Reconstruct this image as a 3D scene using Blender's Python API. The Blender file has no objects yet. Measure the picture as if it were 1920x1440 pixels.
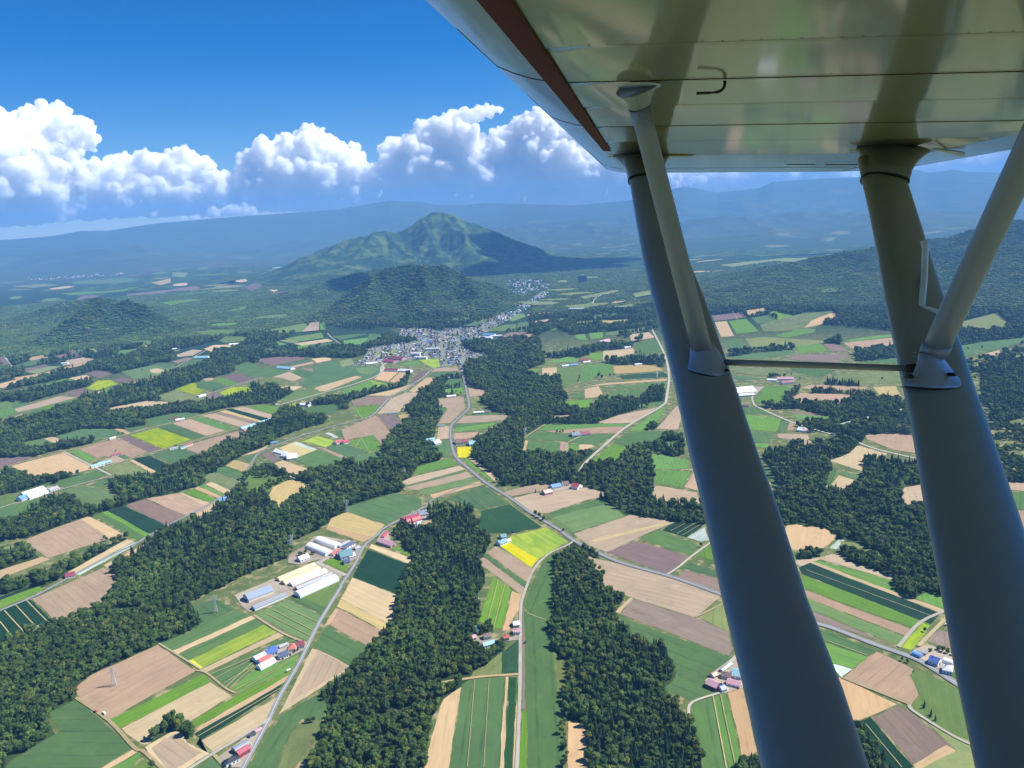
HAZE_COL = (.20,.50,1.0,1); HAZE_D = 4.5e-5
SKY_S, SKY_SAT, SKY_DUST = .072, 1.55, 0.0
SUN_E, EXPO, CLOUD_D, CLOUD_G, VB = 5.0, 0.74, .009, .0, 64
ZOOM = {'A':(0,950,2.939),'B':(400,950,2.939),'C':(900,950,2.939),'D':(1300,950,2.939),'E':(0,600,3.6),'F':(400,600,3.6),
        'G':(800,600,3.6),'H':(1300,500,2.8806),'I':(0,180,3.0),'J':(500,350,3.0),'K':(1000,250,2.087),'L':(780,0,1.684),
        'M':(960,560,6.0),'N':(0,640,6.4),'O':(440,960,7.2),'Q':(620,560,4.8),'R':(1680,560,3.7875),
        'a':(1120,100,6.0),'b':(1560,220,5.333),'c':(1240,560,8.0),'d':(1600,560,6.0),'Z':(0,0,1.0)}

# ---- every field traced as a polygon on the plain: chart letter, crop letter, outline
FIELDS = """
A D 0,570 165,512 285,625 175,665 130,700 75,735 0,745
A U 180,510 570,335 610,350 650,395 595,480 580,520 330,655
A D 0,497 200,430 212,438 0,514
A H 0,517 215,440 245,455 0,560
A U 140,185 270,130 490,52 575,100 685,152 480,215 260,285
A T 445,70 490,52 685,152 600,175 570,150
A T 0,350 230,275 275,290 0,395
A G 515,46 595,22 830,152 765,190
A H 566,32 604,22 832,150 806,166
A D 606,20 690,0 912,108 842,148
A B 700,-2 960,-6 1020,50 920,105
A U 962,-5 1190,-40 1180,10 1130,50 1040,45
A T 365,365 700,180 740,192 410,368
A W 412,372 742,195 764,201 440,378
A T 572,322 795,208 810,225 602,345
A G -20,-20 160,0 165,15 90,75 -20,82
A E -10,235 130,195 150,215 0,257
A U 415,1010 430,985 500,930 870,760 1080,905 610,1170 520,1120 440,1055
A H 605,1175 1125,922 1160,965 665,1220
A T 670,1222 1160,968 1275,1045 1045,1185 960,1145 880,1210 810,1310 780,1310
A G 875,757 1050,690 1110,640 1310,572 1380,598 950,793
A G 1040,560 1190,505 1300,565 1130,640
A T 947,796 1386,602 1410,614 975,815
A G 972,818 1410,617 1458,646 1030,848
A L 1030,852 1455,650 1530,690 1110,890
A Y 1030,852 1060,842 1120,885 1095,896
A T 1112,896 1535,692 1575,705 1140,912
A G 1150,922 1590,712 1640,740 1480,800 1400,845 1395,890 1258,1000
A H 1278,1006 1395,905 1560,850 1650,812 1612,896 1320,1024
A H 1045,1198 1320,1032 1618,897 1592,924 1090,1212
A T 1080,1225 1592,927 1570,965 1100,1247
A D 1070,1252 1552,978 1540,1010 1110,1285
A T 1112,1290 1530,1047 1500,1160 1172,1350
A T 800,1325 955,1235 1000,1245 1030,1300 1155,1360 940,1500 890,1430
A U 835,1330 960,1252 1110,1355 960,1450 915,1440
A G 20,1450 60,1400 330,1240 270,1135 420,1065 540,1160 735,1330 540,1450
A T 545,1450 738,1338 762,1350 590,1450
A H 600,1450 775,1352 770,1390 700,1460
A G 1060,1450 1180,1382 1230,1450
B S 225,598 410,512 590,600 530,745
B G 412,508 485,482 622,558 602,600
B S 487,498 700,412 704,428 627,558
B G 548,768 620,665 880,790 765,885
B U 640,648 690,565 950,690 885,790
B T 615,655 675,560 690,565 640,650
B N 682,550 700,510 965,645 950,688
B T 702,508 765,392 1022,490 1000,600 966,643
B D 770,388 852,236 1082,320 1025,405 1032,488
B T 858,228 872,206 1097,285 1080,315
B H 608,310 660,275 745,325 720,360
B T 622,125 632,105 875,170 830,195
B N 632,105 650,65 740,30 945,100 878,168
B G 738,28 742,0 1000,-75 1150,-40 1140,0 950,98
B T 360,1145 545,782 575,790 760,885 590,1000
B U 420,1080 572,790 748,885
B G 170,1460 370,1152 580,1035 620,1080 625,1130 600,1180 490,1170 420,1240 340,1460
B M 345,1460 430,1240 500,1195 600,1185 630,1210 520,1330 440,1460
B T 1160,1460 1240,1140 1270,1060 1365,995 1296,1460
B G 1295,1460 1370,980 1410,955 1610,940 1575,1460
B T 1576,1460 1612,937 1627,937 1600,1460
B K 1602,1460 1627,940 1674,940 1648,1460
B T 1652,1460 1677,928 1687,928 1671,1460
B H 1686,1460 1700,1127 1732,1127 1730,1460
B B 1698,1115 1700,566 1726,572 1735,1110
B M 1440,935 1590,800 1590,920
B K 1592,800 1685,730 1680,918 1588,920
B H 1465,630 1540,385 1640,455 1590,670 1550,670
B T 1592,682 1645,465 1700,485 1690,560 1640,640 1630,682
B U 1460,292 1490,280 1720,450 1705,490 1460,312
B G 1485,270 1505,262 1735,425 1725,448
B U 1510,258 1560,215 1765,345 1732,415
B N 1137,70 1190,50 1225,110 1150,120
B H 975,225 1010,220 1110,265 1095,280
C L 112,218 175,160 370,115 485,190 320,290 285,337
C Y 114,220 150,190 318,288 285,335
C G 240,550 250,520 345,300 410,268 400,480 415,600 370,640
C G 262,1460 240,570 372,645 395,760 410,900 440,1150 460,1460
C M 405,780 460,850 490,930 440,1140 410,900
C T 485,1182 530,1180 580,1230 592,1460 490,1460
C U 580,260 640,288 1000,372 1330,490 1190,610 840,502 760,468 665,420 690,370 600,320
C B 772,592 845,508 1190,615 1370,692 1392,790 1370,820
C T 745,580 830,500 845,508 770,590
C G 755,602 1385,832 1320,910 1240,950 1340,1000 1340,1020 1170,1075 1010,1005 1085,930 1060,860 1000,780 820,690 800,640
C G 1150,1170 1180,1080 1278,1047 1356,1460 1225,1460 1215,1340 1160,1200
C H 1290,1045 1355,1035 1442,1390 1372,1450
C T 1365,1000 1440,985 1530,1350 1442,1390
C E 1205,608 1330,540 1400,560 1400,695 1370,690
C P 692,250 850,190 1155,270 1035,370
C G 880,175 980,130 1200,210 1190,240 1160,268
C D 1005,130 1080,80 1230,105 1140,168
C W 1140,170 1240,112 1262,185 1215,192
C H 1195,265 1250,215 1290,210 1310,305
C G 1112,340 1150,305 1340,370 1340,400
C B 1090,385 1130,350 1345,408 1370,485 1060,382
C U 515,150 830,45 1078,85 960,130 700,250 600,215
C N 610,186 830,130 1050,86 1040,96 630,196
C S 385,40 480,5 640,-40 735,-5 800,50 510,145 400,90
D T 515,105 570,98 720,120 800,165 710,235 560,240 480,200
D W 750,230 800,180 835,185 790,235
D E 810,190 900,200 1110,290 1110,310 980,280 820,230
D U 540,300 700,280 760,262 820,270 850,300 1000,350 1110,385 1090,405 700,290 590,330
D H 655,300 690,300 1090,405 1108,475 1080,465
D D 580,335 640,310 1360,590 1310,648 600,372
D H 600,374 1308,650 1220,672 610,450
D T 642,308 652,300 1395,575 1368,588
D U 590,450 1218,682 1180,716 600,495
D S 600,495 1178,722 1138,765 620,560
D B 640,570 1130,772 660,620
D G 680,665 1015,795 965,825 700,735
D H 700,740 960,828 880,893 740,855
D W 745,860 875,897 815,940
D L 1140,775 1260,640 1305,655 1200,790
D H 1220,505 1300,470 1395,500 1430,585 1395,570
D B 1290,740 1350,680 1470,705 1490,810
D U 830,940 1010,800 1210,895 1200,930 1240,1040 1200,1090 1150,1080
D T 790,945 815,942 1120,1090 850,1200
D B 985,1165 1135,1100 1200,1140 1440,1330 1210,1420
D T 1212,1422 1395,1315 1450,1345 1230,1460
D D 905,1190 975,1160 1210,1430 1190,1460 1100,1460
D S 1190,930 1230,900 1370,960 1520,1040 1560,1160 1600,1310 1400,1250 1280,1180 1215,1110 1250,1040
D E 1216,1115 1280,1185 1400,1255 1640,1320 1640,1460 1235,1460 1452,1345
D G 1415,930 1460,895 1530,960 1540,1000
E P 0,932 245,922 50,980 0,990
E T 75,985 430,895 650,1000 480,1040 230,1070 170,1040
E H 465,885 520,872 655,935 590,955
E U 525,870 800,797 1000,890 880,930 690,920 660,933
E P 805,798 870,785 1090,875 1004,892
E U 700,940 790,920 870,945 740,970
E G 792,918 840,908 882,930 842,943
E L 880,778 1060,728 1290,807 1100,868
E G 1067,728 1160,700 1390,785 1292,805
E U 1165,698 1280,668 1520,747 1394,783
E H 1285,666 1370,655 1592,735 1522,748
E U 1360,645 1450,630 1700,700 1640,728
E B 1452,628 1480,620 1740,690 1702,699
E N 1480,618 1520,608 1762,680 1740,688
E D 1522,605 1560,598 1832,672 1765,681
E U 1570,598 1640,585 1842,640 1833,669
E H 1660,590 1760,572 1872,580 1872,620 1820,630
E U 1255,870 1330,825 1650,740 1690,770 1450,860 1370,915
E G 1020,910 1200,860 1360,915 1190,980
E D 895,940 1010,915 1165,990 1080,1035
E E 690,1000 860,952 1000,1035 830,1075
E T 870,948 900,942 1062,1030 1040,1040
E G 380,1090 650,1015 720,1045 440,1140
E G 590,1120 760,1060 770,1080 700,1130
E S 400,1155 560,1120 720,1150 820,1215 640,1280 520,1240 480,1190
E G 110,1165 340,1095 420,1130 330,1140 180,1170
E S 0,1190 100,1170 160,1215 0,1265
E G 0,1275 260,1205 270,1235 110,1340 0,1355
E B 860,1245 980,1210 1250,1320 1130,1390
E U 985,1207 1200,1172 1392,1252 1300,1300 1255,1318
E T 1202,1170 1230,1165 1412,1240 1394,1254
E H 1240,1162 1310,1140 1470,1215 1420,1237
E T 1312,1136 1340,1125 1502,1195 1478,1208
E H 1342,1122 1380,1110 1520,1185 1504,1193
E T 1385,1108 1430,1095 1562,1152 1530,1182
E E 1362,1060 1440,1025 1612,1090 1562,1148 1400,1080
E G 1430,1010 1530,985 1652,1035 1620,1087
E N 1522,982 1580,945 1692,975 1660,1032
E D 730,1290 850,1258 1125,1390 1050,1440 1000,1440
E T 1310,1320 1480,1235 1470,1260 1350,1325
E S 150,830 290,800 400,850 200,870
E T 295,800 360,788 470,830 404,850
E G 380,785 560,735 760,735 850,775 640,800 480,830
E T 770,735 820,735 890,765 860,775
E G 840,735 970,712 1035,725 890,765
E G 930,680 1180,630 1380,625 1300,655 1040,722 980,700
E T 730,600 780,585 1000,545 1160,555 1000,600 970,590 850,590 750,620
E E 1050,515 1180,480 1420,545 1270,570 1150,550
E L 1180,470 1310,420 1380,470 1340,510
E G 1320,420 1440,415 1540,450 1450,485 1330,460
E P 1380,520 1450,487 1540,525 1520,545 1420,545
E L 1480,490 1560,455 1680,450 1735,490 1590,515 1540,530
E H 1440,410 1500,390 1610,430 1560,445
E P 1492,380 1580,362 1760,385 1700,405 1620,430
E U 1360,400 1440,385 1440,405 1400,412
E S 820,350 960,320 1100,290 1200,320 1110,350 1050,390 900,395
E T 1010,335 1060,325 1130,345 1060,362 1020,355
E G 1020,300 1120,283 1200,300 1130,325
E G 1180,330 1310,255 1400,275 1390,295 1230,345
E P 580,360 650,340 780,355 670,395
E T 460,395 580,370 640,400 560,415
E L 580,465 660,410 740,405 800,430 650,475
E P 742,404 830,390 910,405 802,424
E T 980,400 1150,350 1180,350 1060,400 1000,410
E T 870,425 980,402 965,425 895,437
E H 690,475 740,455 790,485 720,495
E D 755,453 800,440 850,450 800,475
E T 620,497 680,479 710,500 640,502
E P 440,490 540,462 610,490 530,520
E U 100,600 240,560 400,515 520,522 270,590 110,625
E H 260,592 530,532 545,560 330,615 290,610
E G 160,630 270,600 310,625 215,660
E H 0,605 90,595 120,620 0,665
E U 20,680 150,632 195,665 40,700
E G 60,570 120,545 200,565 100,595
E S 0,560 60,545 90,592 0,600
E E 0,510 150,470 250,452 150,490 0,522
E H 160,470 440,395 520,415 330,450 170,482
E T 0,430 120,400 130,415 20,460 0,458
E T 90,390 280,360 520,295 590,280 570,300 400,350 160,405 120,410
E U 180,255 320,232 345,250 210,275
E G 90,310 200,277 345,252 365,275 150,320
E P 0,250 30,240 70,298 0,308
E G 0,310 70,300 85,330 0,350
E P 140,335 300,300 330,310 170,350
E E 170,350 330,312 420,312 250,365
E P 360,245 450,225 470,262 400,280
E P 457,210 500,200 545,250 480,260
E G 505,205 575,195 600,240 552,245
E U 450,272 560,252 640,265 560,290 420,310
E E 590,195 640,190 680,235 612,240
E H 790,235 810,205 920,195 950,215 830,260 770,260
E D 912,190 940,178 1040,190 960,210
E U 960,175 1010,168 1035,188
E S 850,145 1000,135 1120,160 950,173
E S 1050,95 1140,85 1130,105 1060,120
E S 1480,140 1520,110 1670,110 1650,140 1520,155
E U 1190,235 1300,200 1370,205 1300,240 1200,250
E T 1375,195 1440,170 1600,165 1520,205 1430,215
E B 1160,280 1270,252 1290,260 1200,295
E M 1110,215 1180,195 1220,205 1150,225
E H 115,70 150,40 260,15 270,30 160,75 120,80
F S 330,80 360,70 620,20 655,70 400,105 350,105
F U 600,85 658,25 718,25 715,75
F H 722,30 755,28 760,72 722,75
F B 765,68 770,25 810,25 820,65
F U 800,47 1060,75 1100,25 1240,60 1245,95 1040,88 800,72
F S 480,125 730,85 745,120 560,150
F T 540,160 770,127 810,142 610,175
F E 440,140 520,130 570,152 520,155
F H 380,160 440,147 500,165 400,175
F G 645,165 830,150 870,180 655,205
F H 550,180 640,167 655,205 580,215
F M 325,210 390,182 440,210 380,235
F G 800,110 960,95 1045,95 860,135
F H 870,140 1048,118 1060,130 1018,163 890,170
F G 1052,95 1120,95 1150,130 1080,170 1022,165
F P 260,265 440,250 610,250 620,262 500,290 400,305
F G 450,300 650,264 665,275 490,310
F U 500,318 670,280 680,295 520,325
F T 662,262 780,250 800,270 700,290
F G 140,315 250,275 310,325 520,335 400,385 240,385
F M 250,430 330,395 470,400 460,440
F U 400,385 540,342 600,390 540,415 470,395
F G 515,352 600,332 680,357 670,395 602,390
F B 592,325 670,325 672,353 602,332
F T 430,475 480,445 600,450 560,470 440,485
F G 600,420 680,360 670,310 840,275 860,317 950,310 1150,320 1100,380 1040,400 990,380 670,460 580,430
F E 850,280 930,260 950,300 870,320
F S 955,325 1080,315 1130,330 1060,370 990,360
F T 680,458 960,378 1005,385 760,480 720,482
F G 745,492 1010,392 1040,402 800,497
F H 860,480 1070,405 1090,475 930,515 880,510
F L 1062,405 1180,435 1180,460 1100,475
F S 440,545 470,530 570,470 640,465 740,495 700,520 500,560
F L 465,580 560,560 600,580 500,600
F T 1085,400 1150,347 1250,350 1180,415
F T 1190,417 1262,350 1305,350 1250,430
F P 1330,415 1390,350 1450,340 1370,430
F T 1030,510 1220,470 1360,427 1300,470 1190,513
F B 940,555 1020,520 1188,515 1150,565 970,580
F U 1105,635 1200,530 1300,490 1395,490 1290,565 1258,620
F T 1292,567 1392,492 1402,512 1272,620
F T 1320,480 1440,390 1500,390 1480,450 1350,490
F G 570,620 650,580 760,575 830,565 860,600 800,635 650,650
F H 945,620 970,590 1120,575 1090,620 1010,670
F M 430,810 780,690 810,640 870,630 900,600 970,665 700,740
F U 865,740 1100,645 1195,755 1200,800 1145,850 1085,780 1000,790 890,810
F P 1117,642 1200,635 1290,710 1240,740 1198,755
F N 1245,645 1320,632 1345,670 1292,708
F N 440,865 560,820 700,875 610,920 530,930 480,890
F W 530,835 560,825 700,872 680,880
F W 750,765 780,760 850,790 830,800
F L 600,820 700,785 830,820 760,860
F G 820,750 862,745 878,790 842,790
F H 895,830 1010,790 1080,775 1140,860 1050,890
F G 760,865 890,837 1040,895 930,935
F G 950,930 1140,875 1150,910 1060,970 990,1010 950,980
F U 722,870 750,864 922,935 900,948
F G 535,940 700,877 900,947 830,970 690,1020
F T 365,985 470,947 680,1020 590,1060 560,1075
F P 325,910 370,890 455,930 400,965
F G 185,930 260,905 300,900 270,955 200,940
F G 305,930 322,932 400,975 350,980
F T 180,920 370,850 340,875 280,900
F N 360,1210 400,1130 520,1075 660,1105 590,1190 460,1270 380,1250
F U 1262,1100 1340,1062 1660,985 1700,1008 1310,1115
F S 1312,1118 1690,1012 1702,1020 1380,1108
F U 1290,1130 1380,1110 1710,1025 1750,1060 1380,1150 1300,1137
F S 1384,1152 1750,1065 1790,1090 1460,1175 1400,1177
F T 1462,1180 1790,1092 1830,1110 1480,1205
F H 1350,1045 1380,990 1600,930 1650,980 1420,1035
F G 1470,840 1590,815 1600,920 1560,925 1470,880
F U 1505,810 1520,720 1590,715 1590,800
F U 1520,700 1580,600 1512,575 1520,530 1690,520 1700,600 1600,695
F G 1482,600 1570,588 1575,602 1550,630
F H 1470,580 1500,530 1508,583
F G 1540,460 1590,400 1680,395 1680,453
F H 1560,510 1560,467 1685,457 1690,490 1590,505
F G 1440,380 1490,357 1640,347 1660,360 1580,385
F U 1470,350 1500,325 1650,320 1655,343
F L 1380,265 1520,262 1530,315 1480,325
F H 1250,300 1378,272 1410,300 1300,310
F G 1530,45 1640,0 1872,0 1780,45
F P 1520,57 1640,57 1620,75
F E 1080,215 1250,195 1250,240 1100,245
G U 280,460 400,475 400,505 290,520
G M 300,530 360,530 380,575 430,590 300,590
G G 265,638 370,625 550,628 550,636 290,646
G U 200,700 250,648 550,640 575,665 400,690
G H 190,730 480,692 400,735 190,755
G G 192,710 480,690 478,694 192,728
G U 185,765 350,757 320,790 240,810 190,830
G Y 205,860 300,855 320,880 270,930 210,930
G H 235,942 280,940 455,1090 440,1095
G T 282,935 310,935 490,1075 500,1090 460,1093
G G 115,1220 380,1112 555,1238 360,1283 300,1260 150,1215
G K 345,1440 370,1290 565,1243 780,1400 640,1425 600,1440
G U 520,1170 560,1150 790,1102 850,1140 720,1165 590,1190
G U 570,1210 700,1175 1080,1132 1200,1165 1280,1185 1100,1210 820,1305 720,1310
G G 840,1300 1140,1212 1220,1240 1000,1290 850,1330
G S 850,1332 1000,1292 1222,1242 1340,1330 1000,1433 880,1350
G H 1510,920 1560,902 1770,950 1760,1005 1530,1010
G H 1540,1017 1780,1022 1730,1130 1530,1100
G U 1510,1125 1560,1120 1820,1165 1850,1240 1700,1240 1530,1200
G U 1740,1130 1800,1040 1850,1080 1860,1160
G G 680,790 760,752 1000,770 1010,800 970,823 700,805
G G 980,820 1050,777 1270,772 1150,850 1000,830
G H 760,742 800,707 1200,702 1390,702 1380,716 1050,738 790,747
G U 800,752 1200,722 1370,720 1290,765 900,765
G U 1160,690 1300,642 1560,590 1450,660 1400,695 1200,700
G H 1370,750 1590,592 1620,590 1550,690 1470,750
G G 1260,830 1350,762 1630,747 1630,780 1500,840 1370,858
G H 1110,960 1260,835 1360,862 1330,920 1270,975 1150,960
G U 1550,735 1690,580 1720,640 1700,740 1640,740
G G 1400,600 1440,572 1600,547 1580,570 1430,600
G G 1580,870 1620,822 1720,820 1650,890
G G 700,817 893,827 893,910 720,900 672,905
G U 900,827 958,830 948,910 897,910
G H 962,832 1025,840 1020,880 980,915 952,910
G T 1028,842 1110,842 1140,855 1032,885
G T 650,880 665,812 685,817 665,905
G U 825,660 850,647 970,642 975,675 880,680
G G 955,530 1060,477 1063,530
G T 1066,467 1160,447 1195,515 1070,530
G H 900,555 1120,537 1090,600 960,595
G T 1060,452 1180,430 1620,397 1620,410 1190,440
G G 1195,460 1620,417 1610,450 1230,470
G G 1200,570 1250,482 1520,460 1480,510 1290,520
G M 1300,530 1450,517 1440,545 1350,545
G S 880,340 1030,307 1037,410 920,450 900,400
G H 1040,305 1250,297 1257,365 1150,380 1045,430
G N 1258,310 1540,302 1600,340 1400,358 1270,363
G K 1300,375 1600,352 1640,385 1320,400
G T 780,325 878,320 878,370 780,385
G H 650,340 770,332 740,355
G H 800,290 960,247 1030,262 980,285
G H 1097,225 1185,220 1185,265 1110,270
G T 1190,212 1395,192 1400,225 1230,265 1190,265
G G 1397,170 1540,127 1600,215 1430,235
G U 1370,97 1500,82 1540,118 1380,145
G S 1210,85 1500,47 1510,70 1370,93 1210,105
G H 1097,90 1190,82 1190,120 1110,130
G H 1000,100 1070,95 1080,140 1010,125
G E 1175,0 1330,5 1380,25 1190,50
G B 480,120 560,85 690,77 650,120 510,145
G T 612,122 690,92 755,110 740,135 600,132
G S 440,55 530,32 608,27 598,75 420,75
G G 612,30 700,5 700,50 690,73 602,78
G B 630,150 710,142 780,160 760,172
G G 600,172 750,177 740,200 600,195
G U 710,10 830,0 820,35 720,35
H E 60,80 300,50 450,25 640,5 500,40 320,70 80,100
H E 340,90 450,60 550,50 540,80 360,110
H P 100,265 265,247 288,273 115,295
H T 272,245 380,230 405,255 292,273
H T 115,300 180,294 220,375 150,380
H H 190,295 285,282 355,350 235,362
H G 315,275 410,262 455,290 345,310
H H 397,250 440,240 560,270 462,288
H M 360,312 600,250 760,240 780,280 620,340 440,350 380,350
H T 640,290 760,245 785,270 700,310 600,330
H H 440,370 560,342 660,337 650,355 500,385
H E 280,390 380,380 700,400 720,410 500,440 320,445
H G 180,402 250,387 320,440 260,460 190,450
H S 780,380 860,260 930,200 1090,160 1110,300 900,360
H H 820,400 950,377 1120,362 1100,375 850,407
H U 810,412 1120,378 1120,420 900,445 850,440
H H 550,430 690,417 730,455 570,468
H B 700,418 780,417 840,460 740,458
H G 190,490 350,465 540,450 555,465 430,490 250,500
H B 500,500 560,477 850,472 780,520
H G 880,520 1140,488 1150,525
H G 520,545 650,550 770,560 700,595 600,600
H M 210,540 500,562 700,602 560,602 230,575
H M 690,620 760,590 930,562 1150,572 1150,625 900,635
H G 210,587 370,602 360,612 230,610
H H 330,725 390,642 520,647 490,730 350,742
H U 580,655 640,637 950,652 930,662 700,672
H U 510,720 580,682 880,692 850,720 770,745 520,738
H N 970,652 1090,645 1120,700 1010,700
H B 490,777 600,787 760,810 560,800
H H 520,797 740,812 765,830 700,840 560,822
H G 255,755 350,762 430,800 280,795
H H 280,797 470,822 450,893 300,880
H G 475,824 520,837 500,898 452,895
H U 522,840 550,850 540,885 507,885
H G 300,883 435,899 410,953 325,950
H H 325,954 413,958 400,982 340,975
H U 450,902 620,907 620,935 695,990 690,1003 600,980 570,940 460,925
H U 930,910 1100,902 1200,915 1210,1010 1080,990 940,935
H T 740,1050 840,1010 890,967 1045,1010 1040,1020 920,1045 925,1110 830,1080
H G 720,1160 760,1082 783,1092 740,1175
H T 745,1180 785,1127 868,1152 830,1205
H G 785,1120 800,1102 900,1130 870,1150
H W 770,890 790,850 890,822 1140,765 1130,785 900,840 810,870
H G 370,1075 410,1082 460,1180 430,1195
H U 1130,1195 1260,1175 1290,1295 1130,1285
H E 1400,310 1640,250 1690,290 1690,355 1600,355 1400,345
H E 1350,150 1600,160 1540,250 1430,290 1330,260
H G 1430,430 1600,402 1800,385 1800,400 1660,440 1450,490
H T 1540,480 1650,452 1680,470 1580,490
H U 1670,1160 1800,1170 1800,1215 1680,1205
H G 1690,1217 1800,1217 1800,1310 1710,1310
H U 1720,1317 1800,1320 1800,1440 1780,1440
J M 270,680 350,650 430,600 480,620 450,670 380,690
J M 210,640 300,600 440,590 340,630 300,650
J E 0,500 200,507 230,520 60,520
J E 232,520 330,530 310,545 240,535
J S 560,700 740,685 765,710 620,740
J E 460,710 490,690 540,705 500,725
J G 980,790 1100,752 1190,722 1320,722 1250,780 1000,795
J U 1050,770 1200,768 1130,750
J U 1490,760 1600,742 1590,775 1490,780
J S 1340,730 1440,712 1460,730 1380,760
J H 1780,670 1830,652 1830,680 1790,690
J E 1730,762 1870,750 1880,770 1750,790
I H 900,1165 1060,1145 1160,1150 1060,1160 965,1188
I H 1290,1210 1390,1190 1380,1205 1300,1215
I H 340,1110 640,1095 800,1070 690,1100 400,1120
I P 1370,1080 1440,1055 1480,1070 1420,1100
I E 1460,1020 1700,1015 1640,1030
I H 1730,1045 1840,1035 1840,1055 1750,1055
I T 1500,1090 1580,1090 1540,1105
I N 850,1050 960,1025 960,1050 900,1065
I E 1560,870 1780,828 1830,845 1780,870 1640,880
I E 970,990 1060,995 1040,1020 970,1015
I W 0,1025 200,990 430,958 420,965 200,1003 0,1033
I W 550,1002 800,972 1000,947 1000,955 750,983 560,1008
I W 1230,920 1480,882 1480,890 1240,925
I W 1530,965 1700,952 1690,960 1540,970
I S 400,1045 700,1020 800,1035 640,1055 420,1060
I E 60,1070 250,1055 330,1065 180,1080
K E 720,515 860,500 990,487 1100,490 1050,510 950,500 780,525
K N 680,585 860,545 1030,532 1140,520 1000,555 850,575 690,595
K E 870,590 1020,557 1030,570 880,600
K E 390,630 460,622 470,640 400,648
K E 280,690 410,682 380,695
K N 270,735 370,728 390,745 290,755
K E 890,385 1000,377 1020,385 920,400
K W 740,322 800,322 800,330
K S 1000,440 1100,425 1200,430 1100,445
K E 180,640 330,610 330,620 200,650
"""

# ---- gravel yards round the farms
YARDS = """
O 0,1130 90,1090 420,950 520,900 700,960 830,1040 880,1060 830,1110 260,1330 200,1360 100,1280
O 560,900 1080,690 1110,680 1200,610 1330,580 1300,610 1160,690 1480,850 1410,910 880,1150 800,1100
O 730,580 950,460 1080,330 1200,330 1560,390 1720,470 1640,640 1500,700 1440,640 1220,620 880,720 720,690
A 1390,850 1470,780 1560,755 1690,755 1680,790 1560,850 1430,900
A 1190,1390 1290,1320 1380,1255 1450,1215 1440,1260 1380,1350 1330,1440 1240,1440
B 1070,60 1130,25 1190,25 1200,50 1150,110 1130,125 1080,110
B 900,190 935,135 960,130 985,210 975,225
B 1440,700 1480,740 1650,720 1690,690 1690,735 1480,760 1450,745
C 1240,960 1300,900 1400,830 1440,870 1450,1000 1350,1030 1250,980
D 1190,810 1240,780 1290,760 1460,820 1470,870 1400,920 1300,880
E 150,1195 330,1120 430,1135 300,1175 180,1215
E 620,985 700,945 740,965 660,1000
E 1620,735 1850,665 1840,690 1660,750
F 390,900 420,865 550,920 520,945
F 570,575 600,545 680,560 640,580
G 790,1170 960,1090 1020,1130 860,1165
H 235,700 250,645 380,650 330,700
"""

# ---- roads: chart, surface (r asphalt, p pale concrete, t dirt track), width in metres, line
ROADS = """
G r 9 170,130 215,240 245,370 265,460 285,560 278,605 220,660 170,708 160,760 170,850 200,930 290,1010 400,1100 560,1200 700,1300 900,1420 925,1440
C r 10 455,143 520,190 610,235 750,300 900,345 1030,380 1180,430 1330,485 1500,545
D r 10 300,530 700,650 780,675 1000,760 1200,830 1300,880 1500,1010 1700,1140
A r 6.5 1330,1460 1480,1180 1540,1050 1640,880 1700,760 1760,640 1881,440
B r 6.5 700,440 780,320 830,220 900,160 950,115 1170,0
F r 5 1433,1260 1480,1215 1560,1180 1700,1120 1830,1105
C p 4.5 203,1460 220,1000 222,700 225,560 240,490 290,360 340,295 400,250 480,215 520,190
A r 6 -20,583 200,490 420,370 600,275 760,200 830,155 1060,35 1130,0
E r 6 1384,1262 1480,1205 1570,1160 1620,1090 1700,960 1750,900 1872,845
F r 7 432,845 600,780 800,720 980,675 1080,640 1200,520 1400,400 1480,330 1540,318
E p 6 430,890 600,975 750,1050
E p 6 -10,1272 300,1180 500,1120 750,1055
E t 6 0,1000 50,985 430,890 640,835 900,760 1330,650 1560,595 1872,565
F p 8 432,565 460,570 750,490 930,440 1100,380 1150,330 1140,310
E t 5 690,1000 890,935 1080,880 1300,820 1600,735
A t 4.5 420,1055 600,1180 740,1330 790,1350 900,1450
A p 5 1040,1450 1180,1360 1300,1290 1490,1170
A t 4 1180,1370 1260,1460
A t 3 1080,905 1140,920 1240,1000 1300,1030
A t 4 1400,600 1560,700 1700,755
A t 3 875,755 1140,918
G p 8 1020,1050 1060,980 1140,900 1300,760 1400,690 1590,580 1620,520 1635,360 1600,220 1540,100 1520,60
G t 4 1100,770 1350,765
G t 4 960,825 1050,780
G t 4 550,1195 700,1165
G t 4 650,800 760,730 800,705
C p 4 1035,375 1100,330 1160,280 1290,185
C t 5 -230,975 0,940 150,930 210,925
C t 3 1190,610 1345,533
C p 5 1325,910 1420,820
C p 3.5 1150,1150 1170,1080 1340,1022 1365,1000
D p 5 1130,775 1250,640 1400,572
D t 5 1240,770 1420,590
D p 4 1190,1090 1215,1130 1440,1270 1620,1350
D t 4 815,942 1200,1095
H p 6 330,750 320,700 380,650
H p 7 330,750 480,820 620,870 760,910 860,940 1000,990 1240,1045
H t 4 200,215 240,290
J r 14 1040,860 1075,940 1100,1050
J r 12 1300,755 1400,690 1560,590
Q r 12 1090,360 1180,350 1290,330 1400,270 1540,150
Q r 8 940,300 950,420
Q p 10 450,660 470,600 540,560 620,500
Q p 8 380,500 440,550 470,600
O p 7 1160,690 1340,560 1430,460 1520,400
O p 8 1100,680 1500,860
F p 6 770,90 800,120 870,170
E p 5 1170,330 1310,250 1420,190
E t 5 650,475 840,430 980,400
N p 8 50,175 160,330
N p 6 0,930 60,1000
E p 5 1340,515 1450,485 1560,450 1760,390
E p 4 900,760 1000,725
K p 9 230,680 250,640 340,615
N t 7 330,330 700,330 1060,235
"""

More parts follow.
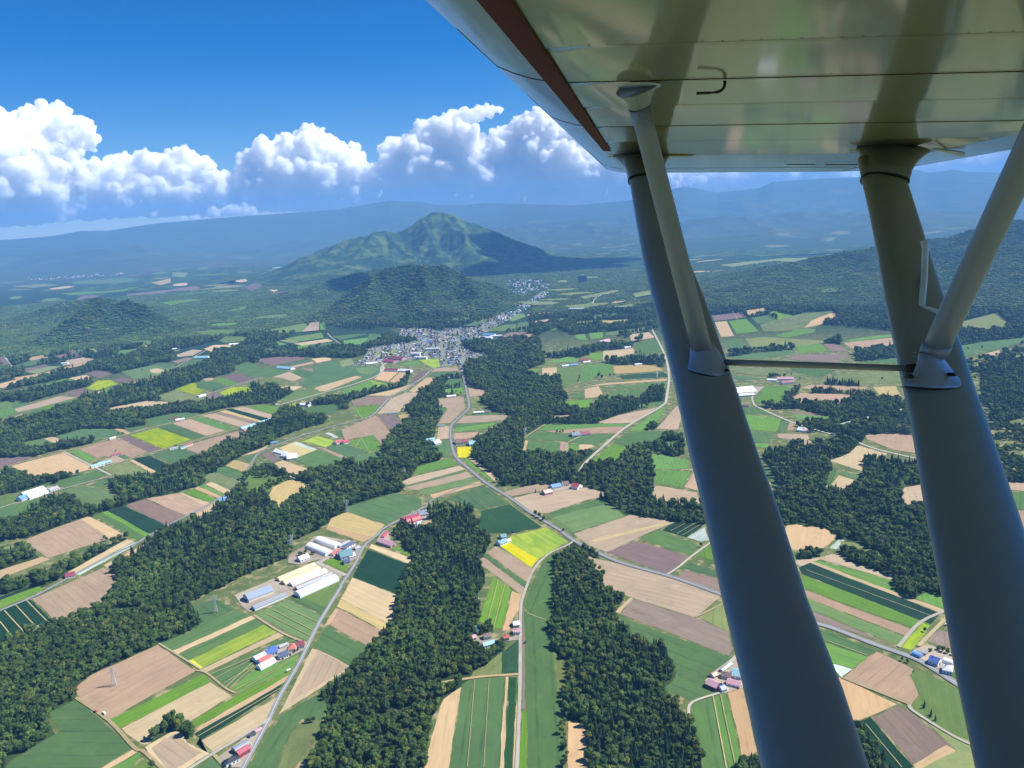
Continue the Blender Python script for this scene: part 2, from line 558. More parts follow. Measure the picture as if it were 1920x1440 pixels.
# thin pale tractor lanes left in the crops: chart, width, line
LANES = """
A 2.5 25,575 135,695
A 2.5 88,545 190,655
A 2.5 148,520 258,632
A 2.5 0,635 75,728
A 1.8 1185,948 1385,845
A 1.8 1235,975 1400,875
A 1.8 1160,925 1630,735
A 1.8 1270,1000 1400,880
A 1.8 1240,1000 1405,850
A 1.8 1300,1010 1640,830
A 1.8 1350,1000 1560,880
A 2 1088,1270 1545,1004
B 2 1510,640 1570,405
B 2 1545,665 1606,432
B 1.6 330,570 560,690
B 1.6 290,590 545,720
B 1.6 370,545 580,640
C 2.2 1284,1046 1362,1460
C 1.8 1325,1040 1408,1430
C 1.4 1050,135 1140,88
C 1.4 1085,150 1180,96
C 1.4 1115,160 1210,102
C 1.4 260,590 400,640
D 1.5 740,742 960,822
D 1.2 620,350 1340,615
D 1.2 700,320 1100,440
E 1.5 -10,700 70,735
E 2 260,590 520,535
F 1.5 960,860 1000,795
F 1.5 1045,880 1000,795
G 1.5 1200,465 1600,450
G 1.4 560,1245 780,1400
E 1.5 480,610 560,580
B 1.2 1400,1440 1440,960
B 1.2 1490,1440 1520,950
F 2 1110,645 1200,755
F 2 935,545 1005,670
F 1.6 900,840 1055,892
D 1.2 950,1200 1150,1440
"""

# ---- woods, loose outlines (fields, yards and roads are cut out of them). code: 1 mixed, 2 conifer, 3 scattered scrub, 4 far wood
WOODS = """
Z 1 0,1200 60,1180 110,1165 200,1115 222,1085 210,1060 272,1020 275,1010 310,990 370,975 420,950 440,940 415,930 450,890 500,870 560,880 600,880 640,870 700,850 720,835 740,810 760,780 790,740 820,710 860,700 865,720 840,760 820,790 812,820 830,850 825,860 790,870 770,885 755,905 700,920 650,955 610,975 600,990 550,1010 545,1040 480,1065 420,1095 355,1125 375,1150 385,1165 300,1205 145,1290 140,1315 90,1345 100,1370 110,1375 60,1405 15,1435 -20,1460 -20,1200
F 1 590,1060 940,940 1060,970 1150,900 1140,860 1220,740 1300,700 1350,650 1300,600 1320,540 1400,460 1480,410 1570,380 1590,400 1510,480 1480,520 1480,600 1530,640 1500,720 1450,760 1420,800 1450,840 1480,870 1560,900 1540,925 1370,990 1340,1050 1260,1110 1290,1140 1190,1170 920,1260 760,1370 640,1440 0,1440 0,1270 110,1210 150,1150 250,1160 420,1150 500,1070 520,1080 370,1180 360,1220 460,1270 600,1190 660,1105 590,1070
F 3 200,1100 290,970 500,1060 420,1150 250,1160
Z 1 560,1460 600,1395 600,1360 615,1330 595,1300 640,1270 655,1255 700,1210 715,1190 740,1160 745,1115 760,1060 770,1040 760,1020 735,995 750,985 800,950 880,950 900,980 920,1010 910,1030 905,1060 910,1090 895,1110 900,1150 890,1180 880,1200 920,1225 950,1210 920,1240 890,1250 880,1270 860,1290 830,1310 810,1340 800,1400 792,1460
Z 1 1075,1020 1100,1040 1130,1070 1130,1100 1170,1115 1150,1150 1175,1180 1190,1195 1245,1210 1270,1240 1265,1280 1245,1300 1270,1320 1300,1360 1320,1400 1315,1460 1095,1460 1100,1380 1080,1350 1060,1345 1050,1300 1060,1260 1040,1220 1030,1170 1040,1100 1035,1050
Z 1 1370,1440 1390,1428 1420,1418 1460,1430 1460,1470 1370,1470
D 1 900,1200 940,1215 1010,1300 1100,1420 1110,1460 900,1460
E 1 0,1360 110,1340 260,1240 400,1190 480,1190 560,1240 640,1260 820,1215 730,1080 800,1065 1060,1040 1180,985 1370,910 1450,860 1690,770 1872,700 1872,780 1700,870 1620,920 1400,1060 1360,1110 1150,1165 900,1230 640,1310 300,1440 -20,1480 -20,1360
F 1 220,740 420,640 470,600 600,590 640,640 780,650 740,690 560,740 420,800 380,830 180,920 0,980 0,870 150,790
E 1 0,1030 70,1020 170,1045 240,1075 480,1040 560,1030 560,1060 380,1095 250,1130 60,1165 0,1165
E 1 0,690 190,670 310,620 540,560 570,510 720,500 1000,410 1200,340 1400,290 1450,230 1640,170 1700,110 1872,110 1872,240 1700,290 1590,310 1580,350 1360,400 1340,430 1190,460 1040,520 1150,555 750,590 730,615 1000,600 1180,570 1400,545 1540,540 1870,520 1872,570 1600,580 1300,640 1000,680 970,710 760,735 560,740 380,780 150,830 180,870 640,800 620,830 400,870 200,920 0,930
F 1 0,540 230,440 440,450 600,490 430,540 300,560 0,600
F 1 700,540 900,510 1080,470 1190,440 1260,430 1290,390 1330,360 1300,440 1100,490 940,530 900,570 720,570 610,590
F 1 800,575 900,560 920,590 830,600
E 1 0,340 160,340 170,370 90,390 0,415
E 1 130,430 520,330 600,320 900,215 1190,225 1180,270 1000,310 800,355 640,340 470,385 200,435 30,470 0,480
E 1 0,520 300,460 620,410 610,440 480,470 200,550 0,550
F 1 0,215 200,180 330,110 560,90 500,120 370,160 320,205 380,235 500,190 870,175 1000,190 1000,240 900,250 600,245 260,265 140,310 140,350 0,375
F 1 1000,180 1130,100 1200,120 1380,130 1250,190 1000,235
F 2 810,10 860,5 1100,30 1090,60 930,60 820,40
G 1 240,150 490,150 560,60 700,50 760,110 770,160 780,240 800,290 650,340 780,385 920,370 900,450 950,530 890,550 980,600 1100,605 1200,510 1290,530 1490,500 1490,455 1600,450 1620,540 1580,560 1400,600 1300,640 1160,690 980,700 820,690 660,790 640,890 700,905 1020,905 1160,860 1160,890 1060,960 1010,1050 1110,960 1290,960 1350,860 1500,840 1530,920 1530,1200 1700,1240 1900,1240 1900,1370 1660,1350 1340,1320 1240,1240 1220,1220 1080,1130 1000,1090 700,1110 500,1110 300,930 320,820 570,660 360,560 400,480 280,430 260,380 250,300 400,280 240,200
G 2 1000,40 1180,30 1190,80 1000,95
G 1 770,250 1000,210 1180,170 1400,160 1380,185 1180,200 1030,250 900,250
G 1 1200,270 1380,255 1620,260 1600,310 1380,300 1220,290
G 1 1470,740 1540,690 1640,690 1560,720
G 1 1500,860 1640,760 1720,780 1740,900 1650,910
G 1 730,1310 800,1330 820,1360 760,1350
G 1 1000,-10 1560,-30 1560,60 1400,40 1200,60 1000,95 850,40 700,50 700,-10
F 1 1650,400 1730,280 1872,260 1872,380 1800,420 1872,440 1840,480 1740,440
F 1 1690,150 1840,140 1840,215 1740,230
E 1 0,-30 1872,-30 1872,110 1700,110 1480,105 1000,130 700,220 640,185 330,225 180,262 0,240
H 4 40,240 80,160 340,110 540,80 800,20 1020,-30 1400,-80 1786,-120 1786,120 1600,160 1350,130 1050,160 800,200 400,235 100,262
H 1 870,460 1110,430 1150,500 880,505
H 1 710,400 800,390 800,415 710,415
H 1 400,570 540,562 540,590 400,590
H 1 440,320 620,290 600,320 450,345
H 2 710,620 900,600 900,640 710,640
H 1 190,460 530,430 550,455 200,480
H 1 340,750 490,735 500,690 580,635 560,690 500,745 660,665 950,680 1000,710 1100,705 1160,740 1160,800 900,830 770,890 740,900 620,880 540,840 760,830 740,800 560,760 350,760
H 1 770,800 1180,760 1220,910 930,910 900,960 840,1010 720,1040 640,930 780,930
H 1 370,1010 560,940 640,930 740,1040 740,1100 700,1200 850,1200 920,1110 920,1030 1230,1060 1270,1170 1130,1190 1130,1290 1320,1300 1320,1440 740,1440 600,1395 480,1390 430,1190 460,1170 400,1070
H 1 1400,350 1700,360 1700,400 1430,430
H 3 1460,500 1800,400 1800,1160 1680,1160 1600,900 1500,600
H 1 1550,540 1700,500 1800,560 1800,800 1640,850 1560,680
H 1 1640,1110 1800,1090 1800,1160 1670,1160
H 1 1550,250 1786,100 1786,380 1700,380 1690,290 1620,250
D 1 450,0 1340,0 1440,500 1200,490 1110,430 1100,380 850,300 810,230 850,200 720,110 480,90
D 1 1010,790 1210,890 1500,1010 1500,1030 1190,900 1000,800
D 3 1240,1080 1300,1080 1450,1260 1430,1290 1300,1190
D 3 1340,960 1370,960 1400,1080 1520,1150 1520,1170 1380,1090
D 1 1290,780 1450,800 1460,850 1350,820
D 1 570,245 700,235 700,270 570,275
A 1 0,430 200,380 700,165 700,185 360,370 230,440 200,430 0,480
A 1 830,1270 900,1190 960,1145 1070,1220 1060,1260 960,1230 830,1290
A 1 1080,1290 1150,1360 1080,1300 1100,1260
A 1 0,260 140,210 220,275 0,350
A 3 720,1440 780,1380 830,1400 880,1460 720,1460
B 1 1450,640 1540,650 1540,680 1470,690
B 1 1540,750 1610,740 1600,780 1510,830
C 1 290,20 370,60 370,90 300,50
C 1 560,215 640,250 660,280 590,260
C 3 380,1150 480,1160 480,1440 460,1440
Z 4 0,540 180,545 560,515 640,500 760,480 900,490 1060,500 1230,470 1920,400 1920,640 1350,590 1300,560 1250,590 1200,640 1080,600 1000,630 990,560 940,590 830,622 740,612 560,606 480,620 400,640 330,655 160,672 0,690
"""

# ---- farm and village buildings: chart, eave corner 1, eave corner 2, corner across, eave height, style, roof, wall, label
BUILDINGS = """
O 190,1190 525,1065 105,1130 6 g steel cream|large barn with a blue-grey steel roof on the bare yard by the left wood
O 275,1310 710,1125 245,1270 4 g slate white|long low barn with slate grey ridged roof beside the striped hay field
O 610,925 1105,718 578,886 3.5 b straw straw|yellow hooped greenhouse nearest the dark wood in the row of long sheds
O 682,972 1168,768 640,930 3.5 b straw straw|yellow hooped greenhouse second from the dark wood in the row of long sheds
O 782,988 1252,798 745,950 4 b white white|white hooped shed between the yellow greenhouse and the grey shed
O 852,1045 1328,848 815,1018 4 g grey grey|long grey shed between two white ones in the row
O 885,1140 1412,905 832,1078 4 b white white|longest white hooped shed, on the roadside end of the row
O 1075,385 1345,482 1165,335 4 b white white|white hooped shed on the tan field side of the road farm
O 950,470 1220,582 1042,418 4 b white white|white hooped shed on the wood side of the road farm
O 890,655 1012,612 868,608 5 g white white|white gabled barn standing alone at the wood's edge above the sheds
O 1335,582 1440,517 1308,552 3.5 g red white|red roofed shed with white walls in the road farm yard
O 1462,612 1570,590 1440,530 6 g teal white|tall farmhouse with a slate teal roof beside the road
O 1512,482 1622,425 1498,442 5 g navy white|navy roofed house with white walls at the top of the road farm
O 1420,468 1560,396 1408,448 4 g grey grey|narrow grey shed behind the navy roofed house
O 1560,610 1630,590 1545,570 4 g white white|small white shed between the teal farmhouse and the road
O 1480,690 1560,670 1470,650 4 g navy cream|dark roofed hut at the low corner of the road farm
O 1640,500 1700,480 1630,470 4 g grey white|small grey roofed house closest to the road bend
A 1415,852 1487,817 1395,828 4 b white white|white hooped shed, uppermost of the three side by side in the striped crop farm
A 1437,862 1494,832 1424,840 4 g red white|red roofed shed between two white ones in the striped crop farm
A 1437,892 1522,848 1420,872 4 b white white|long white shed below the red one in the striped crop farm
A 1482,812 1522,802 1466,780 6 g blue white|bright blue roofed house in the striped crop farm
A 1545,832 1592,814 1533,810 5 g navy white|navy roofed house in the middle of the striped crop farm
A 1587,787 1628,784 1573,760 5 h orange white|orange-red hipped roof house near the road
A 1637,772 1672,766 1624,746 5 g maroon white|maroon roofed house nearest the roadside corner
A 1545,777 1587,757 1540,767 3 g grey grey|low grey shed behind the orange roofed house
A 1300,1347 1378,1302 1268,1328 6 b slate maroon|grey arched barn with maroon walls at the lower road junction
A 1318,1370 1380,1332 1300,1350 6 g crimson crimson|crimson barn beside the grey arched barn
A 1247,1422 1322,1387 1233,1400 5 h black white|black roofed house at the bottom edge by the junction
A 1236,1408 1264,1396 1228,1394 4 b silver silver|small silver hut beside the black roofed house
A 1405,1242 1446,1222 1400,1230 3 b pink pink|pink hooped shed beside the road above the barns
A 1380,1264 1410,1250 1375,1250 4 g black white|small dark roofed hut next to the pink shed
A 360,390 412,378 356,372 4 g maroon white|lone red-brown roofed house beside the left lane
B 1078,88 1106,78 1068,58 6 b crimson white|red domed barn on the left of the pair by the small straw field
B 1112,80 1140,70 1103,50 6 b crimson white|red domed barn on the right of the pair by the small straw field
B 1122,122 1118,85 1146,116 3 b white white|white hooped shed between the red barns and the straw field
B 1137,48 1182,40 1130,28 5 g slate white|slate roofed house above the red domed barns
B 903,192 976,216 908,168 5 g pink pink|long pink barn across the road from the white sheds
B 940,168 966,140 930,158 4 g crimson pink|small red shed behind the long pink barn
B 1582,207 1622,192 1574,188 5 g azure white|azure roofed house at the corner of the yellow field
B 1590,172 1618,166 1585,156 4 g teal white|small teal hut above the azure roofed house
B 1625,192 1642,184 1620,180 4 g white white|little white shed against the yellow field
B 1390,737 1450,722 1385,718 3 g pink pink|low pink shed at the edge of the central wood
B 1492,722 1532,714 1488,702 5 g brown white|brown roofed white house inside the hamlet by the long lane
B 1602,727 1630,724 1598,708 5 g red white|small red roofed house inside the hamlet by the long lane
B 1492,770 1558,752 1486,750 4 g aqua white|aqua roofed shed against the trees of the hamlet
B 1452,692 1432,665 1468,682 4 g teal cream|teal shed on the field side of the hamlet
B 1652,692 1690,692 1652,672 5 g pink white|pink house where the hamlet meets the long lane
B 1658,655 1686,652 1656,632 4 g silver white|silver roofed shed beside the long lane
C 1242,977 1300,1002 1258,942 5 g pink maroon|pink roofed barn, leftmost of the strutside farm
C 1290,937 1312,927 1284,912 4 g orange white|small orange roofed hut in the strutside farm
C 1330,932 1382,942 1336,908 5 g brown white|brown roofed house in the strutside farm
C 1357,972 1432,992 1366,946 4 g pink white|long pink shed on the right of the strutside farm
C 1402,932 1424,937 1406,893 5 g aqua white|pale aqua barn half behind the front strut
C 1340,1012 1358,1005 1344,978 4 g blue white|small blue hut in the garden of the strutside farm
C 1340,907 1392,867 1330,893 3 g grey grey|narrow grey shed along the strutside farm lane
D 1200,808 1246,828 1212,788 4 b azure azure|azure hooped barn beside the main road
D 1240,797 1282,810 1250,778 4 g sand sand|sand coloured shed behind the azure barn
D 1307,852 1335,862 1322,824 6 g blue white|deep blue roofed house between the two struts
D 1372,847 1424,867 1382,828 4 b white white|white hooped shed behind the blue roofed house
D 1382,902 1418,910 1388,872 6 h silver white|white box house with a silver roof next to the main road
E 170,1188 312,1142 158,1170 5 g white white|long white barn at the left edge farm, upper of two
E 200,1202 328,1160 190,1188 5 g silver white|long silver roofed barn at the left edge farm, lower of two
E 162,1210 192,1200 154,1190 5 g azure white|azure roofed end house of the left edge farm
E 342,1152 402,1132 335,1140 4 g grey white|grey shed behind the long barns of the left edge farm
E 637,988 687,976 628,958 5 g aqua white|aqua roofed barn by the lane crossing, left of two
E 682,972 737,960 675,946 5 g aqua cream|aqua roofed barn by the lane crossing, right of two
E 752,914 820,904 746,898 4 g red white|red roofed farmhouse inside the brown field
E 1637,737 1732,710 1630,722 5 g aqua white|long aqua roofed barn by the ravine, lower of two
E 1742,706 1840,677 1735,692 5 g aqua cream|long aqua roofed barn by the ravine, upper of two
E 1652,750 1782,717 1648,742 4 g rust rust|long rust roofed shed in front of the aqua barns
E 1222,864 1256,852 1215,848 5 g teal white|teal roofed house at the lane between mustard and brown fields
E 1260,850 1302,834 1255,840 4 g red white|red roofed sheds next to the teal roofed house
E 1147,872 1202,860 1140,860 4 g grey white|grey farmhouse among trees under the mustard field
E 1152,667 1192,664 1150,652 4 g maroon white|maroon roofed house on the far lane
E 1200,675 1232,670 1198,660 4 g white white|white shed next to the maroon roofed house on the far lane
E 742,802 782,792 738,792 4 g white white|white shed on the far lane beside the wood
E 1480,1228 1542,1217 1475,1208 4 g azure white|azure roofed shed where the lane meets the wood
E 1310,257 1400,254 1308,244 5 g aqua white|pale aqua sheds on the far slope
E 1342,517 1392,504 1338,503 5 g silver white|silver roofed farm between the light green fields
E 1545,167 1612,162 1545,155 5 g white white|far white farm building on the tan slope
E 1170,197 1202,194 1170,186 5 g white white|far white cottage beside the wood
E 690,242 752,240 690,229 5 g pink white|far pink roofed farm on the left plain
E 415,294 452,292 415,282 5 g silver white|far silver roofed barn on the left plain
F 402,888 472,907 412,868 5 g white white|white barn, left of the cluster at the lane junction
F 452,917 512,925 460,900 5 g silver white|silver roofed barn in the cluster at the lane junction
F 512,937 552,932 502,915 5 g white white|white shed, right of the cluster at the lane junction
F 577,572 640,577 588,548 6 g white white|large white barn above the yellow patch
F 642,567 672,557 636,553 4 g silver white|small silver roofed shed right of the large white barn
F 832,832 880,817 825,820 4 g red white|red roofed shed, left of two beside the triangle crop
F 882,832 922,822 875,820 4 g crimson white|crimson roofed shed, right of two beside the triangle crop
F 1182,632 1240,627 1180,617 4 g slate white|slate roofed farm at the ravine rim
F 1520,717 1562,712 1518,702 4 g teal white|teal roofed shed beside the main road curve
F 1452,832 1490,827 1446,810 5 g aqua white|aqua roofed house left of the main road
F 1500,837 1540,827 1496,818 5 g silver white|silver roofed house left of the main road
F 1155,335 1195,337 1157,322 4 g maroon white|maroon house, first of the row under the town
F 1200,338 1240,340 1202,325 4 g pink white|pink house, second of the row under the town
F 1245,340 1285,343 1247,328 4 g white white|white house, third of the row under the town
F 1288,343 1322,346 1290,332 4 g silver white|silver roofed house, last of the row under the town
F 385,832 425,827 383,815 4 g azure white|azure roofed hut on the wood rim by the long pasture
F 422,324 522,332 424,314 4 g aqua white|long aqua roofed shed on the far green field
F 1582,387 1660,387 1582,370 5 g silver white|silver roofed warehouse left of the main road below the town
F 1592,517 1622,514 1590,500 5 g white white|small white house with trees left of the main road
G 202,832 242,828 200,814 5 g brown white|brown roofed house right of the main road above the yellow field
G 247,828 290,822 245,812 5 g maroon white|maroon roofed house right of the main road above the yellow field
G 292,842 337,837 290,824 5 g aqua white|aqua roofed barn at the wood by the yellow field
G 332,627 372,624 334,606 6 g cream cream|cream apartment block right of the road bend
G 376,624 412,622 378,606 5 g brown white|brown roofed house right of the cream block
G 985,782 1040,777 985,765 5 g slate white|slate roofed farmhouse in the green fields on the right
G 1044,777 1106,768 1042,762 4 g maroon white|maroon shed beside the slate roofed farmhouse
G 850,1133 912,1122 845,1114 4 g azure white|long azure roofed shed by the wood corner
G 920,1113 962,1108 914,1096 5 g brown white|brown roofed house at the wood corner
G 972,1123 1018,1133 982,1100 6 g crimson white|crimson roofed barn at the wood corner
G 800,1173 852,1162 795,1152 5 g sand pink|sand coloured farmhouse beside two tall dark trees
G 1030,272 1092,277 1034,255 6 g crimson white|crimson roofed farm in the upper right fields
G 1060,287 1102,282 1058,276 4 g white white|white shed below the crimson roofed farm
G 920,312 960,307 920,298 4 g white white|white cottage in the row by the green field
G 962,307 1022,302 960,293 4 g azure white|azure roofed barn in the row by the green field
G 822,242 900,237 824,225 5 g silver white|group-size silver roofed building in the trees
G 1182,152 1242,137 1178,138 5 g pink white|pink roofed farm in the upper trees
G 1342,187 1377,182 1344,170 5 g white white|white barn at the end of the tan strip
G 1412,302 1452,297 1410,288 5 g silver white|silver farm beside the far right road
H 240,667 330,657 240,650 5 g white white|white greenhouse, topmost of three between the struts
H 240,682 342,674 240,668 5 g white white|white greenhouse, middle of three between the struts
H 250,698 332,692 250,685 5 g silver white|silver greenhouse, lowest of three between the struts
H 397,612 450,614 399,602 5 g white white|white barn left of the pink farm between the struts
H 452,607 542,607 454,594 5 g pink white|pink roofed farmhouse between the struts, upper
H 482,630 552,622 480,618 5 g maroon white|maroon roofed shed between the struts, lower
H 560,882 600,887 562,870 5 g white white|white house on the lane between the struts
H 604,887 652,882 604,874 5 g red white|red roofed house on the lane between the struts
H 265,752 302,754 267,742 4 g maroon white|maroon hut beside the front strut
J 1697,687 1777,687 1700,670 9 f silver cream|cream school block in the trees far beyond the town
Q 1365,328 1470,330 1372,308 8 g azure white|azure roofed warehouse at the right end of the town
Q 1330,352 1440,355 1335,336 7 g silver white|silver roofed warehouse in front of the azure one
Q 1440,340 1545,332 1435,318 7 f white white|white flat warehouse at the right end of the town
Q 470,560 560,572 490,530 6 g crimson pink|crimson factory roof at the left of the town
Q 520,535 640,545 530,512 6 g maroon pink|maroon factory roof behind the crimson one
Q 320,590 420,580 322,570 6 g white white|white warehouse at the left end of the town
Q 820,370 865,365 815,345 9 h azure white|azure hipped hall in the town centre
Q 868,390 930,385 865,362 9 h blue white|blue hipped hall in the town centre
Q 850,455 975,450 855,425 8 f silver silver|broad silver roofed hall in the town centre
Q 725,495 790,495 727,475 14 f white white|white block, tallest in the town
Q 1170,360 1215,360 1172,342 8 h blue white|blue hipped roof behind the town crossroads
Q 760,530 860,530 765,510 10 f cream cream|cream school block above the lime green field
Q 490,645 600,648 492,630 6 g maroon white|maroon roofed depot under the crimson factory
Q 610,648 715,655 612,636 6 g white white|white roofed depot under the crimson factory
Q 1050,715 1170,700 1048,690 5 g silver white|silver roofed shed at the foot of the main street
"""
PYLONS = "A 630,985 882|A 1190,583 487|F 903,1295 1215|F 1290,1070 1028|B 430,215 160|G 665,780 738|M 1630,890 838|O 765,520 390"
TOWN = "Q 610,320 640,280 700,272 900,268 970,292 1180,262 1300,262 1380,200 1540,140 1650,140 1640,175 1500,240 1420,295 1330,320 1320,350 1260,370 1180,380 1190,430 1290,480 1400,500 1400,560 1240,570 1215,625 1180,650 1160,600 1000,612 985,530 770,540 620,560 560,590 490,570 200,605 290,540 340,490 280,465 480,420 700,400 800,370 740,345 620,335"
TOWN2 = "J 1350,535 1420,520 1530,525 1600,545 1590,575 1500,590 1440,620 1380,600"
TOWN4 = "J 1270,770 1330,700 1480,640 1550,590 1590,592 1560,625 1460,690 1360,745"
TOWN3 = "I 140,1030 240,1000 430,985 640,985 760,985 700,1005 420,1025 220,1040"
LONE = """
G c 735,1165 11|G c 765,1178 8|G b 735,1320 9|G b 760,1335 9|G b 790,1350 8|G b 640,245 8|F b 1620,505 9|F b 1650,515 9|F b 1670,505 9|F b 1640,490 8
C c 310,40 9|C b 330,60 9|C b 350,75 8|C b 600,255 8|C b 625,265 9|C b 640,275 8|C b 1218,222 7|C b 460,135 6|C b 1315,985 5|C b 1330,992 5|C b 1325,1000 5|C b 470,1190 5|C b 466,1270 6|C b 468,1330 6|C b 465,1210 6
A b 590,190 8|A b 560,210 8|A b 575,180 8|A b 410,380 5|A b 800,1290 5|A b 1625,805 4|A b 1600,825 4|A b 1560,845 4|A b 1640,795 4|A b 1365,1300 4|A b 1270,1440 4
D b 1275,690 6|D c 1270,1110 8|D c 1275,1095 7|D c 1310,1150 8|D c 1305,1160 7|D c 1335,1180 7|D b 1305,800 6|D b 1350,790 7|D b 1375,800 7|D b 1400,810 7|D b 1430,820 6|D b 1150,850 5|D b 1180,860 5
E b 780,890 6|E b 400,1130 6|E c 960,345 12|E b 1150,345 9|E b 1350,515 9|E b 1165,340 9|E b 1450,480 8|E b 800,775 8|E b 830,772 8|E b 1175,870 7|E b 1190,862 7|E b 1170,668 6|E b 1210,668 6
M c 760,900 16|M c 745,930 15|M c 985,850 14|M b 975,880 14|M b 1010,900 13|M b 1100,880 10|M b 1150,870 10|M c 850,430 14|M c 870,460 13|M c 1035,400 12|M b 1440,610 12|M b 1400,620 12|M b 1660,740 12
G b 880,765 8|G b 920,760 8|G b 900,765 8|G b 1040,765 7|G b 995,765 7|B b 1460,690 6|B b 1560,770 7|B b 1580,760 7|B b 1590,745 7|B b 1545,790 7|B b 1100,105 6|B b 1650,150 6|B b 1625,155 6
B b 555,1185 6|B b 530,1190 6|B b 510,1192 6|O b 880,590 8|O b 905,585 8|O b 1040,570 7|O b 1070,580 7|O b 960,560 8|O b 1480,700 5|O b 1530,700 5
H b 250,735 9|H c 505,575 10|H c 530,585 10|H b 575,610 9|H b 1020,612 10|H b 1560,440 9|R b 615,350 9|R b 510,360 8
"""
import bpy, bmesh, math, random
import numpy as np
from mathutils import Vector, Matrix, Euler
random.seed(7); rng = np.random.default_rng(7)
sc = bpy.context.scene
COL = sc.collection
SUN_EL, SUN_AZ = math.radians(50), math.radians(82)      # azimuth from +Y towards +X
# ------------------------------------------------------------------ camera
F = 1443.0; CAMZ = 600.0
pitch, roll = math.radians(12.15), math.atan(0.05)
fw = Vector((0, math.cos(pitch), -math.sin(pitch))); rt0 = Vector((1, 0, 0)); up0 = rt0.cross(fw)
up = up0*math.cos(roll) + rt0*math.sin(roll); rt = rt0*math.cos(roll) - up0*math.sin(roll)
CAM = Vector((0, 0, CAMZ))
cd = bpy.data.cameras.new('camera'); cam = bpy.data.objects.new('camera', cd); COL.objects.link(cam)
cd.sensor_width = 36; cd.lens = 36*F/1920; cd.clip_start = 0.05; cd.clip_end = 200000
R3 = Matrix((rt, up, -fw)).transposed()
cam.matrix_world = Matrix.Translation(CAM) @ R3.to_4x4()
sc.camera = cam
def ray(px, py): return rt*((px-960)/F) + up*((720-py)/F) + fw
def unproj(px, py, z=0.0):
    d = ray(px, py)
    t = (z-CAMZ)/d.z if d.z < -1e-4 else 60000
    return CAM + d*t
def at_range(px, py, r):                                  # point on the sight line at ground distance r
    d = ray(px, py); t = r/math.hypot(d.x, d.y); return CAM + d*t
A_rt, A_up, A_fw = np.array(rt), np.array(up), np.array(fw)
def project(P):
    v = P - np.array([0, 0, CAMZ]); zc = v@A_fw
    return 960+F*(v@A_rt)/zc, 720-F*(v@A_up)/zc, zc
def Z(c, x, y):
    ox, oy, s = ZOOM[c]; return ox+x/s, oy+y/s
def pts(s): return [tuple(float(v) for v in t.split(',')) for t in s.split()]
# ------------------------------------------------------------------ numpy noise
def vnoise(x, y, seed=0):
    xi = np.floor(x).astype(np.int64); yi = np.floor(y).astype(np.int64); xf = x-xi; yf = y-yi
    def h(a, b):
        n = (a*374761393 + b*668265263 + seed*974634777) & 0x7fffffff
        n = ((n ^ (n >> 13))*1274126177) & 0x7fffffff
        return ((n ^ (n >> 16)) & 0xffff)/65535.0
    u = xf*xf*(3-2*xf); v = yf*yf*(3-2*yf)
    return (h(xi, yi)*(1-u)+h(xi+1, yi)*u)*(1-v) + (h(xi, yi+1)*(1-u)+h(xi+1, yi+1)*u)*v
def fbm(x, y, o=4, seed=0):
    s = 0; a = .5; t = 0
    for i in range(o): s = s+a*vnoise(x*2**i+i*17.3, y*2**i-i*9.1, seed+i); t += a; a *= .5
    return s/t
def ridged(x, y, o=4, seed=0):
    s = 0; a = .5; t = 0
    for i in range(o): s = s+a*(1-abs(2*vnoise(x*2**i+i*7.7, y*2**i+i*3.3, seed+i)-1)); t += a; a *= .5
    return s/t
# ------------------------------------------------------------------ node helpers
def new_mat(name):
    m = bpy.data.materials.new(name); m.use_nodes = True; nt = m.node_tree
    b = nt.nodes['Principled BSDF']; return m, nt, b
class N:
    def __init__(s, nt): s.nt = nt
    def __call__(s, t, ins=None, **kw):
        n = s.nt.nodes.new(t)
        for k, v in kw.items(): setattr(n, k, v)
        for k, v in (ins or {}).items():
            if hasattr(v, 'node'): s.nt.links.new(v, n.inputs[k])
            else: n.inputs[k].default_value = v
        return n
    def math(s, op, a, b=0.0, clamp=False): return s('ShaderNodeMath', {0: a, 1: b}, operation=op, use_clamp=clamp).outputs[0]
    def noise(s, vec, scale, detail=4, rough=.55): return s('ShaderNodeTexNoise', {'Vector': vec, 'Scale': scale, 'Detail': detail, 'Roughness': rough}).outputs[0]
    def remap(s, v, a, b, c=0.0, d=1.0): return s('ShaderNodeMapRange', {0: v, 1: a, 2: b, 3: c, 4: d}).outputs[0]
    def mix(s, f, a, b, bt='MIX'):
        n = s('ShaderNodeMix', data_type='RGBA', blend_type=bt)
        for i, v in ((0, f), (6, a), (7, b)):
            if hasattr(v, 'node'): s.nt.links.new(v, n.inputs[i])
            else: n.inputs[i].default_value = v if i == 0 else (*v[:3], 1)
        return n.outputs[2]
def simple(name, col, rough=.7, metal=0.0, var=0.12, scale=2.0, spec=.5):
    m, nt, b = new_mat(name); n = N(nt)
    tc = n('ShaderNodeTexCoord').outputs['Object']
    f = n.noise(tc, scale, 3); oi = n('ShaderNodeObjectInfo').outputs['Random']
    k = n.math('ADD', n.math('MULTIPLY', f, var*2), n.math('MULTIPLY', oi, var))
    k = n.math('ADD', k, 1-var*1.5)
    c = n.mix(1.0, col, n('ShaderNodeCombineColor', {0: k, 1: k, 2: k}).outputs[0], 'MULTIPLY')
    nt.links.new(c, b.inputs['Base Color']); b.inputs['Roughness'].default_value = rough; b.inputs['Metallic'].default_value = metal
    b.inputs['Specular IOR Level'].default_value = spec
    return m
